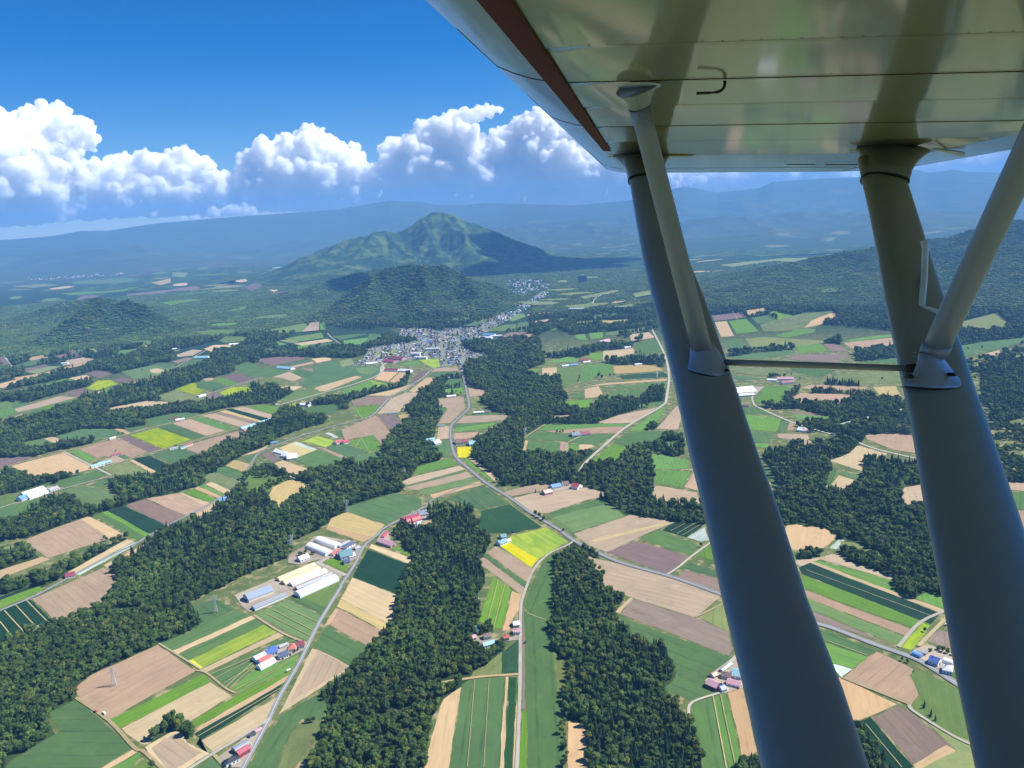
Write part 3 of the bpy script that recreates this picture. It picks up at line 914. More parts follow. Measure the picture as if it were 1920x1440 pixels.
def crop(name, a, b2, patch=.5, streak=.5, row=9.0, rowamt=.25, rowcol=None, rough=1.0, fine=.38):
    m, nt, b = new_mat(name); n = N(nt)
    tc = n('ShaderNodeTexCoord').outputs['Object']; rnd = n('ShaderNodeObjectInfo').outputs['Random']
    off = n('ShaderNodeVectorMath', {0: tc, 1: n('ShaderNodeCombineXYZ', {0: n.math('MULTIPLY', rnd, 900), 1: n.math('MULTIPLY', rnd, 410), 2: 0.0}).outputs[0]}, operation='ADD').outputs[0]
    big = n.remap(n.noise(off, .014, 6, .65), .36, .64)
    st = n('ShaderNodeVectorMath', {0: off, 1: (.012, .13, 1)}, operation='MULTIPLY').outputs[0]
    stn = n.remap(n.noise(st, 1.0, 5, .65), .36, .64)
    fn = n.noise(off, .35, 3, .7)
    f = n.math('ADD', n.math('MULTIPLY', big, patch), n.math('MULTIPLY', stn, streak), True)
    f = n.math('ADD', f, n.math('MULTIPLY', n.math('SUBTRACT', fn, .5), fine*2), True)
    c = n.mix(f, a, b2)
    sp = n.remap(n.noise(off, .030, 5, .7), .56, .72, 0, .45)
    c = n.mix(sp, c, tuple(v*.62 for v in b2)); sp2 = n.remap(n.noise(off, .021, 4, .65), .60, .74, 0, .4); c = n.mix(sp2, c, tuple(min(1, v*1.25+.03) for v in a))
    sx = n('ShaderNodeSeparateXYZ', {0: tc})
    w = n.math('FRACT', n.math('DIVIDE', n.math('ADD', sx.outputs[1], 5000.0), row))
    line = n.math('LESS_THAN', n.math('ABSOLUTE', n.math('SUBTRACT', w, .5)), .08)
    line = n.math('MULTIPLY', line, n.math('MULTIPLY', rowamt*1.5, n.remap(n.noise(st, 2.0, 2), .35, .65)))
    c = n.mix(line, c, rowcol or tuple(v*.5 for v in a))
    hs = n('ShaderNodeHueSaturation', {'Hue': n.remap(rnd, 0, 1, .49, .51), 'Saturation': n.remap(rnd, 0, 1, 1.1, .92), 'Value': n.remap(n.math('FRACT', n.math('MULTIPLY', rnd, 7.3)), 0, 1, .86, 1.14), 'Color': c})
    nt.links.new(hs.outputs[0], b.inputs['Base Color']); b.inputs['Roughness'].default_value = rough; b.inputs['Specular IOR Level'].default_value = .1
    return m
CROPS = {
 'T': ('stubble_field', crop('straw stubble', (.50,.36,.195), (.41,.30,.165), .5,.5, 11,.2)),
 'U': ('harvested_field', crop('raked soil', (.40,.29,.185), (.30,.22,.142), .5,.5, 12,.3)),
 'B': ('ploughed_field', crop('ploughed soil', (.235,.17,.125), (.17,.125,.098), .4,.5, 8,.35)),
 'P': ('ploughed_field', crop('dark ploughed soil', (.19,.135,.115), (.13,.098,.09), .4,.5, 8,.3)),
 'N': ('straw_field', crop('yellow straw', (.46,.34,.14), (.34,.28,.12), .3,.6, 10,.25)),
 'G': ('crop_field', crop('root crop leaves', (.088,.160,.050), (.064,.122,.042), .6,.4, 22,.3, (.02,.05,.02))),
 'H': ('leaf_crop_field', crop('bright crop leaves', (.125,.245,.036), (.085,.18,.034), .4,.5, 9,.35, (.04,.09,.02))),
 'S': ('hay_field', crop('cut grass', (.13,.20,.055), (.09,.15,.045), .4,.6, 10,.45, (.16,.19,.08))),
 'K': ('dense_crop_field', crop('deep green crop', (.026,.08,.026), (.018,.055,.02), .6,.5, 8,.4, (.05,.09,.02))),
 'D': ('dark_crop_field', crop('dark vegetable rows', (.014,.05,.024), (.01,.034,.018), .4,.5, 7,.5, (.008,.02,.01))),
 'L': ('mustard_field', crop('mustard flowers', (.36,.40,.012), (.17,.27,.015), .6,.7, 14,.3, (.1,.16,.01))),
 'Y': ('mustard_field', crop('full mustard bloom', (.60,.52,.01), (.42,.42,.012), .5,.5, 14,.2)),
 'E': ('pasture', crop('dry pasture', (.21,.235,.085), (.14,.18,.065), .6,.5, 13,.3)),
 'M': ('meadow', crop('rough meadow', (.17,.19,.06), (.09,.125,.035), .8,.3, 30,.1)),
 'W': ('covered_field', crop('film covered rows', (.48,.52,.46), (.28,.36,.28), .3,.7, 6,.5, (.2,.28,.2))),
}
# ------------------------------------------------------------------ object helpers
def mesh_obj(name, verts, faces, mats, parent=None, loc=(0,0,0), rz=0.0, smooth=False, kind=None, midx=None):
    me = bpy.data.meshes.new(name); me.from_pydata([tuple(v) for v in verts], [], faces)
    for m in (mats if isinstance(mats, (list, tuple)) else [mats]): me.materials.append(m)
    if midx is not None: me.polygons.foreach_set('material_index', midx)
    if smooth: me.polygons.foreach_set('use_smooth', [True]*len(me.polygons))
    me.update()
    o = bpy.data.objects.new(name, me); COL.objects.link(o); o.location = loc; o.rotation_euler = (0,0,rz)
    if parent: o.parent = parent
    if kind: o['kind'] = kind
    return o
def empty(name, loc, label, cat, group=None, rz=0):
    o = bpy.data.objects.new(name, None); COL.objects.link(o); o.location = loc; o.rotation_euler = (0,0,rz)
    o['label'] = label; o['category'] = cat; o.empty_display_size = 1
    if group: o['group'] = group
    return o
# ------------------------------------------------------------------ masks in the picture plane of the tracing
MW, MH, MO = 2100, 1600, 80
def fill(mask, poly, val):
    P = np.array(poly)+MO; x0 = max(int(P[:,0].min())-1, 0); x1 = min(int(P[:,0].max())+2, MW); y0 = max(int(P[:,1].min())-1, 0); y1 = min(int(P[:,1].max())+2, MH)
    if x1 <= x0 or y1 <= y0: return
    X, Y = np.meshgrid(np.arange(x0, x1)+.5, np.arange(y0, y1)+.5); ins = np.zeros(X.shape, bool)
    for i in range(len(P)):
        ax, ay = P[i]; bx, by = P[(i+1) % len(P)]
        if ay == by: continue
        c = ((ay > Y) != (by > Y)) & (X < (bx-ax)*(Y-ay)/(by-ay)+ax); ins ^= c
    mask[y0:y1, x0:x1][ins] = val
wood = np.zeros((MH, MW), np.uint8); block = np.zeros((MH, MW), np.uint8)
def look(mask, px, py):
    xi = np.clip((px+MO).astype(int), 0, MW-1); yi = np.clip((py+MO).astype(int), 0, MH-1)
    ok = (px > -MO) & (px < MW-MO) & (py > -MO) & (py < MH-MO); return np.where(ok, mask[yi, xi], 0)
# ------------------------------------------------------------------ relief
def segs(lines):
    out = []
    for L in lines:
        P = [at_range(*p) for p in L]
        out += [(P[i], P[i+1]) for i in range(len(P)-1)]
    return out
def ridge_h(x, y, S, depth, fall):
    h = np.full(x.shape, -1e3)
    for a, b in S:
        dx, dy = b.x-a.x, b.y-a.y; L2 = dx*dx+dy*dy
        t = np.clip(((x-a.x)*dx+(y-a.y)*dy)/L2, 0, 1)
        d = np.hypot(x-a.x-dx*t, y-a.y-dy*t)
        e = np.exp(-d/fall); h = np.maximum(h, (a.z+(b.z-a.z)*t)*e-.16*depth*(1-e))
    return h
S_mt = segs([[(520,520,9800),(560,507,10000),(600,487,10200),(640,459,10400),(672,440,10500),(700,430,10600),(722,427,10700),(745,428,10800),(768,420,10800),(790,411,10800),(815,400,10800),(830,398,10800),(848,400,10800),(872,412,10850),(900,424,10900),(925,438,10950),(945,450,11000),(975,467,11000),(1010,481,11000),(1060,495,11000),(1110,504,11000),(1150,510,11000)],
  [(700,430,10600),(690,452,10200),(672,475,9800),(650,500,9300)], [(722,427,10700),(742,455,10300),(765,480,9900),(775,500,9400)],
  [(790,411,10800),(805,440,10300),(822,462,9900),(835,490,9300)], [(830,398,10800),(852,428,10350),(872,450,9950),(880,480,9400)],
  [(900,424,10900),(925,460,10300),(950,485,9800),(965,505,9300)], [(640,459,10400),(615,482,9900),(590,505,9300)], [(975,467,11000),(1010,495,10300),(1030,508,9800)]])
S_ft = segs([[(648,556,5350),(675,536,5400),(700,516,5450),(725,506,5480),(760,500,5500),(788,498,5500),(830,501,5520),(860,512,5550),(890,522,5600),(920,535,5650),(950,547,5700),(990,560,5700)],
  [(788,498,5500),(800,530,5200),(805,560,4950)], [(700,516,5450),(690,550,5100)], [(870,512,5550),(890,545,5200)]])
S_lf = segs([[(148,576,5500),(176,559,5600),(188,558,5600),(212,569,5600),(236,562,5600),(275,576,5500)]])
S_ld = segs([[(40,598,6900),(90,577,7000),(130,563,7000),(165,555,7000),(200,560,7000),(240,575,7000)]])
S_rr = segs([[(1240,565,4950),(1330,548,5300),(1420,526,5600),(1480,505,6000),(1532,478,6400),(1642,461,6700),(1767,446,6900),(1838,432,7000),(1891,415,7000),(1960,412,7000),(2100,405,7000)],
  [(1642,461,6700),(1600,500,6100),(1580,530,5700)], [(1891,415,7000),(1840,470,6300),(1800,510,5800)]])
S_bk = segs([[(520,562,6600),(580,540,6900),(640,522,7200),(700,508,7400),(760,500,7500)], [(960,520,8000),(1020,525,8200),(1090,528,8300)]])
COMP = {'mountain': (S_mt, 760, 900, 60), 'village_hill': (S_ft, 420, 285, 26), 'low_hill': (S_lf, 330, 215, 20), 'dark_hill': (S_ld, 200, 380, 16), 'forest_ridge': (S_rr, 430, 1050, 40), 'back_hill': (S_bk, 200, 500, 18)}
def radial(x, y):
    o = 0; pk = [at_range(835, 398, 10800), at_range(705, 428, 10600)]
    d0, d1 = [np.hypot(x-p.x, y-p.y) for p in pk]
    for p, d, s in ((pk[0], d0, 4), (pk[1], d1, 14)):
        th = np.arctan2(y-p.y, x-p.x); r = ridged(th*2.6+d/2600+.25*fbm(x/500, y/500, 3, s), d/2400+s, 4, s); w = 1/(1+(d/(d1 if s == 4 else d0))**3)
        o = o+(r-.66)*300*w*np.clip((d-120)/1000, 0, 1)
    return o
def comp_h(name, x, y):
    S, dep, fall, amp = COMP[name]
    h = ridge_h(x, y, S, dep, fall)
    L = fall*.9
    g = (ridged(x/L, y/L, 6, 3)-.62)*amp*3.0*np.clip(h/150, 0, 1)
    if name == 'mountain': g = g+(ridged(x/300+.5*fbm(x/900, y/900, 2, 9), y/500, 4, 8)-.6)*40*np.clip(h/250, 0, 1)+radial(x, y)*np.clip(h/220, 0, 1)
    return h+g
CREST = [(-60,454),(0,450),(60,446),(100,442),(150,433),(205,432),(250,425),(300,418),(350,414),(420,408),(500,402),(560,398),(640,392),(700,381),(730,376),(790,379),(820,384),(870,385),(910,380),(1000,383),(1080,385),(1180,376),(1240,358),(1283,350),(1310,354),(1345,361),(1422,353),(1450,341),(1537,335),(1608,332),(1689,319),(1719,318),(1740,324),(1789,318),(1817,322),(1860,323),(1920,325),(2000,322)]
C3 = [at_range(a, b, 24500) for a, b in CREST]; CA = np.array([math.atan2(p.x, p.y) for p in C3]); CZ = np.array([p.z for p in C3])
def far_h(x, y):
    r = np.hypot(x, y); az = np.arctan2(x, y); cz = np.interp(az, CA, CZ)
    px, _, _ = az, 0, 0
    rel = np.degrees(az)
    start = np.interp(rel, [-40, -12, 0, 15, 40], [14500, 14000, 13500, 11200, 9800])
    env = np.clip((r-start)/4400, 0, 1); env = env*env*(3-2*env)
    front = np.exp(-np.clip((24500-r), 0, None)**2/3600.0**2); back = np.exp(-np.clip(r-24500, 0, None)**2/5000.0**2)
    rg = ridged(x/4600, y/3800, 5, 11); rg2 = ridged(x/1700, y/1700, 4, 5)
    h = cz*front*back*1.0 + env*(1-front)*(rg*rg*520+rg2*80-90)
    h = np.where(front > .97, np.minimum(h, cz*front*back+0), h)
    h = h + env*(1-front)*0
    return np.maximum(h, 0)*np.clip(env*3, 0, 1)+ (fbm(x/1500, y/1500, 3, 2)-1)*4*np.clip((r-8500)/3000, 0, 1)
def hills(x, y):
    h = np.zeros(x.shape)
    for n in COMP: h = np.maximum(h, comp_h(n, x, y))
    return h
def land_z(x, y):
    X = np.array([float(x)]); Y = np.array([float(y)]); r = math.hypot(x, y)
    return float(max(hills(X, Y)[0], far_h(X, Y)[0] if r > 8400 else 0, 0))
def drape(L, loc_xy, a=0.0):
    """corner heights of a far plot that lies on rising land, with a middle point"""
    ca, sa = math.cos(a), math.sin(a)
    zs = [land_z(loc_xy[0]+x*ca-y*sa, loc_xy[1]+x*sa+y*ca) for x, y, _ in L]
    zc_ = land_z(*loc_xy)
    if max(zs+[zc_]) < .5: return L, [list(range(len(L)))]
    if max(zs+[zc_])-min(zs+[zc_]) > 16 or max(zs) > 60: return None, None
    lf = 5.0; V = [(x, y, z+lf) for (x, y, _), z in zip(L, zs)]+[(0, 0, zc_+lf)]; n = len(L)
    return V, [(i_, (i_+1) % n, n) for i_ in range(n)]
# ------------------------------------------------------------------ fields
zi = 0
for line in FIELDS.strip().splitlines():
    c, k, rest = line.split(' ', 2)
    P = [Z(c, *p) for p in pts(rest)]
    fill(block, P, 1)
    W = [unproj(*p) for p in P]
    W = [Vector((w.x, w.y)) for w in W]
    if W[0].length < 2600:
        W2 = []
        for i in range(len(W)):
            A_, B_ = W[i], W[(i+1) % len(W)]; L_ = (B_-A_).length; n_ = max(1, int(L_/14)); nv = Vector((-(B_-A_).y, (B_-A_).x)).normalized() if L_ > 0 else Vector((0, 0)); ph = random.uniform(0, 9)
            for j in range(n_):
                s_ = j/n_; W2.append(A_.lerp(B_, s_)+nv*((math.sin(ph+s_*L_/37)*.9+random.uniform(-.8, .8)) if j else 0))
        W = W2
    ctr = sum(W, Vector((0, 0)))/len(W)
    Wc = [Vector(unproj(*p)[:2]) for p in P]; e = max(((Wc[(i+1) % len(Wc)]-Wc[i]) for i in range(len(Wc))), key=lambda v: v.length)
    a = math.atan2(e.y, e.x); ca, sa = math.cos(-a), math.sin(-a)
    L = [((w-ctr).x*ca-(w-ctr).y*sa, (w-ctr).x*sa+(w-ctr).y*ca, 0) for w in W]
    ar = sum(L[i][0]*L[(i+1) % len(L)][1]-L[(i+1) % len(L)][0]*L[i][1] for i in range(len(L)))
    idx = list(range(len(L))) if ar > 0 else list(range(len(L)))[::-1]
    zi += 1
    if ctr.length > 3600:
        L = [L[i] for i in idx]; Vd, Fd = drape(L, (ctr.x, ctr.y), a)
    else: Vd, Fd = L, [idx]
    if Vd is None: fill(block, P, 0); continue
    mesh_obj(CROPS[k][0], Vd, Fd, CROPS[k][1], loc=(ctr.x, ctr.y, .10+.0012*zi), rz=a, kind='structure')
# small clearings and plots on the far plain
rc = random.Random(5)
for (x0, x1, y0, y1, nn_, ks) in ((0, 560, 488, 560, 46, 'EMSTPG'), (400, 660, 505, 600, 20, 'EMSMTH'), (985, 1230, 540, 632, 34, 'EMSETG'), (1250, 1560, 470, 560, 26, 'ENESM'), (1050, 1300, 455, 530, 16, 'EMNE'), (0, 420, 600, 650, 9, 'SMHE'), (1290, 1640, 440, 470, 8, 'EN')):
    for _ in range(nn_):
        cx, cy = rc.uniform(x0, x1), rc.uniform(y0, y1); f = (cy-430)/130; w_, h_ = rc.uniform(12, 40)*(.5+f*.6), rc.uniform(1.6, 4.2)*max(.35, f); sk = -rc.uniform(.02, .12)
        k = rc.choice(ks); P = []
        for i in range(7):
            a = 6.283*i/7; P.append((cx+math.cos(a)*w_*rc.uniform(.75, 1.15), cy+math.sin(a)*h_*rc.uniform(.8, 1.2)+math.cos(a)*w_*sk))
        if any(block[int(q[1]+MO), int(q[0]+MO)] for q in P if 0 < q[0] < 1920): continue
        fill(block, P, 1); W = [unproj(*q) for q in P]; zi += 1; ctr = sum(W, Vector())/7
        Vd, Fd = drape([(v.x-ctr.x, v.y-ctr.y, 0) for v in W][::-1], (ctr.x, ctr.y))
        if Vd is None: fill(block, P, 0); continue
        mesh_obj(CROPS[k][0], Vd, Fd, CROPS[k][1], loc=(ctr.x, ctr.y, .10+.0012*zi), kind='structure')
# ------------------------------------------------------------------ yards, roads, lanes
m_gravel = crop('gravel yard', (.40,.34,.25), (.25,.21,.16), .9,.2, 20,.1)
m_asphalt = crop('asphalt', (.235,.24,.235), (.185,.19,.185), .4,.3, 50,0)
m_pale = crop('pale track', (.38,.355,.28), (.30,.275,.21), .4,.3, 50,0)
m_dirt = crop('dirt track', (.40,.30,.17), (.26,.24,.11), .5,.4, 50,0)
m_lane = crop('tractor lane', (.42,.34,.17), (.26,.28,.11), .5,.4, 50,0)
for line in YARDS.strip().splitlines():
    c, rest = line.split(' ', 1); P = [Z(c, *p) for p in pts(rest)]; fill(block, P, 1)
    W = [unproj(*p) for p in P]; zi += 1
    ctr = sum(W, Vector())/len(W); L = [(w.x-ctr.x, w.y-ctr.y, 0) for w in W]
    mesh_obj('gravel_yard', L, [list(range(len(L)))], m_gravel, loc=(ctr.x, ctr.y, .10+.0012*zi), kind='structure')
def ribbon(name, W, width, mat, z, kind='structure', rise=0.0):
    # W smoothed by Catmull-Rom
    Q = []
    for i in range(len(W)-1):
        p0, p1, p2, p3 = W[max(i-1, 0)], W[i], W[i+1], W[min(i+2, len(W)-1)]
        for t in (0, .25, .5, .75): Q.append(.5*((2*p1)+(p2-p0)*t+(2*p0-5*p1+4*p2-p3)*t*t+(3*p1-p0-3*p2+p3)*t**3))
    Q.append(W[-1]); o = Q[0].copy(); V = []; Fc = []
    for i, q in enumerate(Q):
        d = (Q[min(i+1, len(Q)-1)]-Q[max(i-1, 0)]); n = Vector((-d.y, d.x)).normalized()*width/2
        V += [(q.x-n.x-o.x, q.y-n.y-o.y, 0), (q.x+n.x-o.x, q.y+n.y-o.y, 0)]
    for i in range(len(Q)-1): Fc.append((2*i, 2*i+2, 2*i+3, 2*i+1))
    return mesh_obj(name, V, Fc, mat, loc=(o.x, o.y, z), kind=kind), Q
road_pts = []
m_white = simple('road paint', (.75,.75,.72), .6, var=.05)
for line in ROADS.strip().splitlines():
    c, k, w, rest = line.split(' ', 3); P = [Z(c, *p) for p in pts(rest)]; w = float(w)
    W = [unproj(*p) for p in P]; W = [Vector((v.x, v.y)) for v in W]
    zi += 1
    far = W[0].length > 2500
    o, Q = ribbon({'r': 'road', 'p': 'farm_road', 't': 'track'}[k], W, w, {'r': m_asphalt, 'p': m_pale, 't': m_dirt}[k], (.32+.0012*zi))
    if k == 'r' and w > 6: ribbon('road_marking', W, .35, m_white, (.33+.0012*zi))
    for i in range(len(Q)-1):
        L = (Q[i+1]-Q[i]).length
        for t in np.arange(0, 1, max(2/L, .02)):
            q = Q[i].lerp(Q[i+1], float(t)); road_pts.append((q.x, q.y, w/2+3))
for line in LANES.strip().splitlines():
    c, w, rest = line.split(' ', 2); W = [unproj(*Z(c, *p)) for p in pts(rest)]; zi += 1
    ribbon('track', [Vector((v.x, v.y)) for v in W], float(w)*.7, m_lane, (.32+.0012*zi))
RP = np.array(road_pts); px, py, zc = project(np.c_[RP[:, 0], RP[:, 1], np.zeros(len(RP))])
for x, y, z, hw in zip(px, py, zc, RP[:, 2]):
    if z < 5: continue
    rr = hw*F/z; ry = max(rr*600/z, 1)
    if -MO < x < MW-MO and -MO < y < MH-MO:
        block[int(max(y-ry+MO, 0)):int(y+ry+MO)+1, int(max(x-rr+MO, 0)):int(x+rr+MO)+1] = 1
m_scrub = crop('scrub grass', (.11,.17,.04), (.07,.12,.03), .7,.2, 40,.1)
m_floor = crop('forest floor', (.030,.055,.018), (.045,.070,.022), .6,.2, 60,0)
# woods
for line in WOODS.strip().splitlines():
    c, k, rest = line.split(' ', 2); fill(wood, [Z(c, *p) for p in pts(rest)], int(k))
    if k in '123' and not (k == '3' and c in 'HC'):
        W = [unproj(*Z(c, *p), z=3) for p in pts(rest)]; ctr = sum(W, Vector())/len(W); zi += 1
        mesh_obj('forest_floor', [(w_.x-ctr.x, w_.y-ctr.y, 0) for w_ in W], [list(range(len(W)))], m_floor if k != '3' else m_scrub, loc=(ctr.x, ctr.y, .02+.0006*(zi % 100)+(.015 if k == '3' else 0)), kind='structure')
# town outlines are free of woods
for T in (TOWN, TOWN2, TOWN3, TOWN4):
    c, rest = T.split(' ', 1); fill(block, [Z(c, *p) for p in pts(rest)], 2)
# ------------------------------------------------------------------ terrain
def grid_mesh(name, X, Y, H, mat, kind='structure', wrap=False):
    nr, nc = X.shape; V = np.c_[X.ravel(), Y.ravel(), H.ravel()].astype(np.float32)
    i, j = np.meshgrid(np.arange(nr-1), np.arange(nc-1), indexing='ij'); a = (i*nc+j).ravel()
    Fq = np.c_[a, a+1, a+nc+1, a+nc]
    if wrap:
        a = np.arange(nr-1)*nc+nc-1; Fq = np.r_[Fq, np.c_[a, a-nc+1, a+1, a+nc]]
    me = bpy.data.meshes.new(name); me.vertices.add(len(V)); me.vertices.foreach_set('co', V.ravel())
    me.loops.add(Fq.size); me.loops.foreach_set('vertex_index', Fq.ravel().astype(np.int32))
    me.polygons.add(len(Fq)); me.polygons.foreach_set('loop_start', np.arange(0, Fq.size, 4, dtype=np.int32)); me.polygons.foreach_set('loop_total', np.full(len(Fq), 4, np.int32))
    me.update(calc_edges=True); me.validate(); me.materials.append(mat)
    me.polygons.foreach_set('use_smooth', np.ones(len(me.polygons), bool))
    o = bpy.data.objects.new(name, me); COL.objects.link(o); o['kind'] = kind; return o
def land_mat(name, near, forest=(.020,.045,.022), lightg=(.10,.16,.045), scale=.004, thr=(.52,.60), tex=.03):
    m, nt, b = new_mat(name); n = N(nt); pos = n('ShaderNodeNewGeometry').outputs['Position']
    if near:
        r = n('ShaderNodeVectorMath', {0: pos}, operation='LENGTH').outputs[1]
        v1 = n.mix(n.remap(n.noise(pos, .02, 4), .35, .65), (.075,.115,.035), (.15,.165,.06))
        v1 = n.mix(n.remap(n.noise(pos, .05, 3), .52, .66), v1, (.30,.25,.13))
        v2 = n.mix(n.remap(n.noise(pos, tex, 4, .7), .3, .7), tuple(v*.6 for v in forest), tuple(v*1.7 for v in forest))
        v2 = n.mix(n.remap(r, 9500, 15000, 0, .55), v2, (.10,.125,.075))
        sx = n('ShaderNodeVectorMath', {0: pos, 1: (.0032, .0026, 0)}, operation='MULTIPLY').outputs[0]
        vor = n('ShaderNodeTexVoronoi', {'Vector': sx, 'Scale': 1.0}, feature='F1', distance='CHEBYCHEV')
        cr = n('ShaderNodeSeparateColor', {0: vor.outputs['Color']})
        fieldc = n.mix(cr.outputs[1], (.10,.17,.05), (.24,.22,.12))
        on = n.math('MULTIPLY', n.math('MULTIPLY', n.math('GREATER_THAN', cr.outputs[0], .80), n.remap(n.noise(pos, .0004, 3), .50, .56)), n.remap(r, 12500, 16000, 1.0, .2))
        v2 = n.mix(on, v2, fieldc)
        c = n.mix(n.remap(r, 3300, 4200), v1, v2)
    else:
        c = n.mix(n.remap(n.noise(pos, tex, 4, .7), .3, .7), tuple(v*.6 for v in forest), tuple(v*1.7 for v in forest))
        c = n.mix(n.remap(n.noise(pos, scale, 5, .62), *thr), c, n.mix(n.noise(pos, .02, 3), lightg, tuple(v*.6 for v in lightg)))
    nt.links.new(c, b.inputs['Base Color']); b.inputs['Roughness'].default_value = 1; b.inputs['Specular IOR Level'].default_value = .05
    bmp = n('ShaderNodeBump', {'Height': n.noise(pos, tex, 5, .7), 'Strength': .8, 'Distance': 16.0 if not near else 5.0}); nt.links.new(bmp.outputs[0], b.inputs['Normal'])
    return m
# the ground: one sheet out to the far ranges
az_f = np.radians(np.linspace(-60, 60, 1150)); az_b = np.radians(np.linspace(60, 300, 90))[1:-1]
AZ = np.r_[az_f, az_b]; RM = np.where(np.abs(((AZ+math.pi) % (2*math.pi))-math.pi) <= math.radians(60.1), 28500, 5500.0)
t = np.linspace(0, 1, 330)
rad = 8*(28500/8)**(np.clip(t, 0, 1)); rad[0] = 0
Rg = rad[:, None]*np.ones_like(AZ)[None, :]; Rg = np.where(RM[None, :] < 28000, rad[:, None]*(RM[None, :]/28500), Rg)
# finer rings in the distance
far_r = np.linspace(8500, 28500, 270); near_r = np.r_[0.5, 60*(8500/60)**np.linspace(0, 1, 90)[:-1]]
rad = np.r_[near_r, far_r]; Rg = rad[:, None]*(RM[None, :]/28500)
Rg = np.where(RM[None, :] > 28000, rad[:, None]*np.ones_like(AZ)[None, :], Rg)
X = Rg*np.sin(AZ)[None, :]; Y = Rg*np.cos(AZ)[None, :]
H = np.where(Rg > 8400, far_h(X, Y), 0.0)
H[:, np.abs(AZ) > math.radians(60.1)] = 0
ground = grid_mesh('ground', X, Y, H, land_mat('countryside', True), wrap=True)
m_mtn = land_mat('mountain slopes', False, (.024,.052,.020), (.125,.185,.05), .0055, (.48,.60), .045)
m_hill = land_mat('wooded hill', False, (.020,.046,.022), (.08,.13,.04), .004, (.60,.68), .03)
for nme, (S, dep, fall, amp) in COMP.items():
    xs = [p.x for s in S for p in s]; ys = [p.y for s in S for p in s]; mg = fall*3.2
    x0, x1, y0, y1 = min(xs)-mg, max(xs)+mg, min(ys)-mg, max(ys)+mg
    st = 18 if nme == 'mountain' else 15
    st = max(st, (x1-x0)/560)
    X, Y = np.meshgrid(np.arange(x0, x1, st), np.arange(y0, y1, st)); Hh = comp_h(nme, X, Y)
    edge = np.minimum(np.minimum(X-x0, x1-X), np.minimum(Y-y0, y1-Y))/300
    Hh = np.where(edge < 1, Hh*np.clip(edge, 0, 1)-12*(1-np.clip(edge, 0, 1)), Hh)
    Hh = np.maximum(Hh, -0.9)
    grid_mesh('mountain' if nme == 'mountain' else 'hill', X, Y, Hh, m_mtn if nme == 'mountain' else m_hill)
# ------------------------------------------------------------------ trees
def leaf_mat(name, cols):
    m, nt, b = new_mat(name); n = N(nt); r = n('ShaderNodeObjectInfo').outputs['Random']; pos = n('ShaderNodeNewGeometry').outputs['Position']
    cr = n('ShaderNodeValToRGB', {0: r}); e = cr.color_ramp.elements
    e[0].position = 0; e[0].color = (*cols[0], 1); e[1].position = 1; e[1].color = (*cols[-1], 1)
    for i, c in enumerate(cols[1:-1]): q = e.new((i+1)/(len(cols)-1)); q.color = (*c, 1)
    k = n.remap(n.noise(pos, .35, 3, .7), .3, .7, .6, 1.45); k2 = n.remap(n.noise(pos, .008, 3, .6), .35, .65, .72, 1.3)
    k = n.math('MULTIPLY', k, k2)
    c = n.mix(1.0, cr.outputs[0], n('ShaderNodeCombineColor', {0: k, 1: k, 2: k}).outputs[0], 'MULTIPLY')
    nt.links.new(c, b.inputs['Base Color']); b.inputs['Roughness'].default_value = .85; b.inputs['Specular IOR Level'].default_value = .2
    return m
m_leaf = leaf_mat('broad leaves', [(.030,.062,.016), (.055,.104,.020), (.085,.135,.022), (.040,.080,.024), (.140,.175,.032)])
m_needle = leaf_mat('needles', [(.014,.036,.014), (.022,.052,.018), (.030,.064,.018)])
m_bush = leaf_mat('bush leaves', [(.05,.11,.022), (.075,.14,.03), (.035,.085,.02)])
m_bark = simple('bark', (.10,.075,.05), .9, scale=1.5)
def ico(sub=1):
    bm = bmesh.new(); bmesh.ops.create_icosphere(bm, subdivisions=sub, radius=1); v = [x.co.copy() for x in bm.verts]; f = [[q.index for q in p.verts] for p in bm.faces]; bm.free(); return v, f
ICO1, ICO2 = ico(1), ico(2)
def crown_mesh(name, seed, H=12.0, R=4.2, leaves=330, mat=None, lumps=7, flat=1.0):
    rd = random.Random(seed); V = []; Fc = []
    L = [(Vector((0, 0, H*.62)), R*.78, .95)]
    for i in range(lumps):
        a = rd.uniform(0, 6.28); d = rd.uniform(.35, .62)*R; z = H*rd.uniform(.40, .86)
        L.append((Vector((math.cos(a)*d, math.sin(a)*d, z)), R*rd.uniform(.36, .58), rd.uniform(.75, 1)))
    for c, r, q in L:
        b = len(V)
        for v in ICO1[0]: V.append(c+Vector((v.x*r, v.y*r, v.z*r*q*flat))*rd.uniform(.78, 1.12))
        Fc += [[b+i for i in f] for f in ICO1[1]]
    for i in range(leaves):
        c, r, q = rd.choice(L); d = Vector((rd.gauss(0, 1), rd.gauss(0, 1), rd.gauss(.35, 1))).normalized()
        p = c+Vector((d.x*r, d.y*r, d.z*r*q*flat))*rd.uniform(.92, 1.18); s = rd.uniform(.35, .8)*R/4.2
        n = (d+Vector((rd.uniform(-.8, .8), rd.uniform(-.8, .8), rd.uniform(-.4, .9)))).normalized(); u = n.orthogonal().normalized(); w = n.cross(u)
        a = rd.uniform(0, 6.28); u, w = u*math.cos(a)+w*math.sin(a), w*math.cos(a)-u*math.sin(a); b = len(V)
        V += [p-u*s-w*s*.6, p+u*s-w*s*.5, p+u*s*.7+w*s, p-u*s*.8+w*s*.8]; Fc.append([b, b+1, b+2, b+3])
    me = bpy.data.meshes.new(name); me.from_pydata([tuple(v) for v in V], [], Fc); me.materials.append(mat); return me
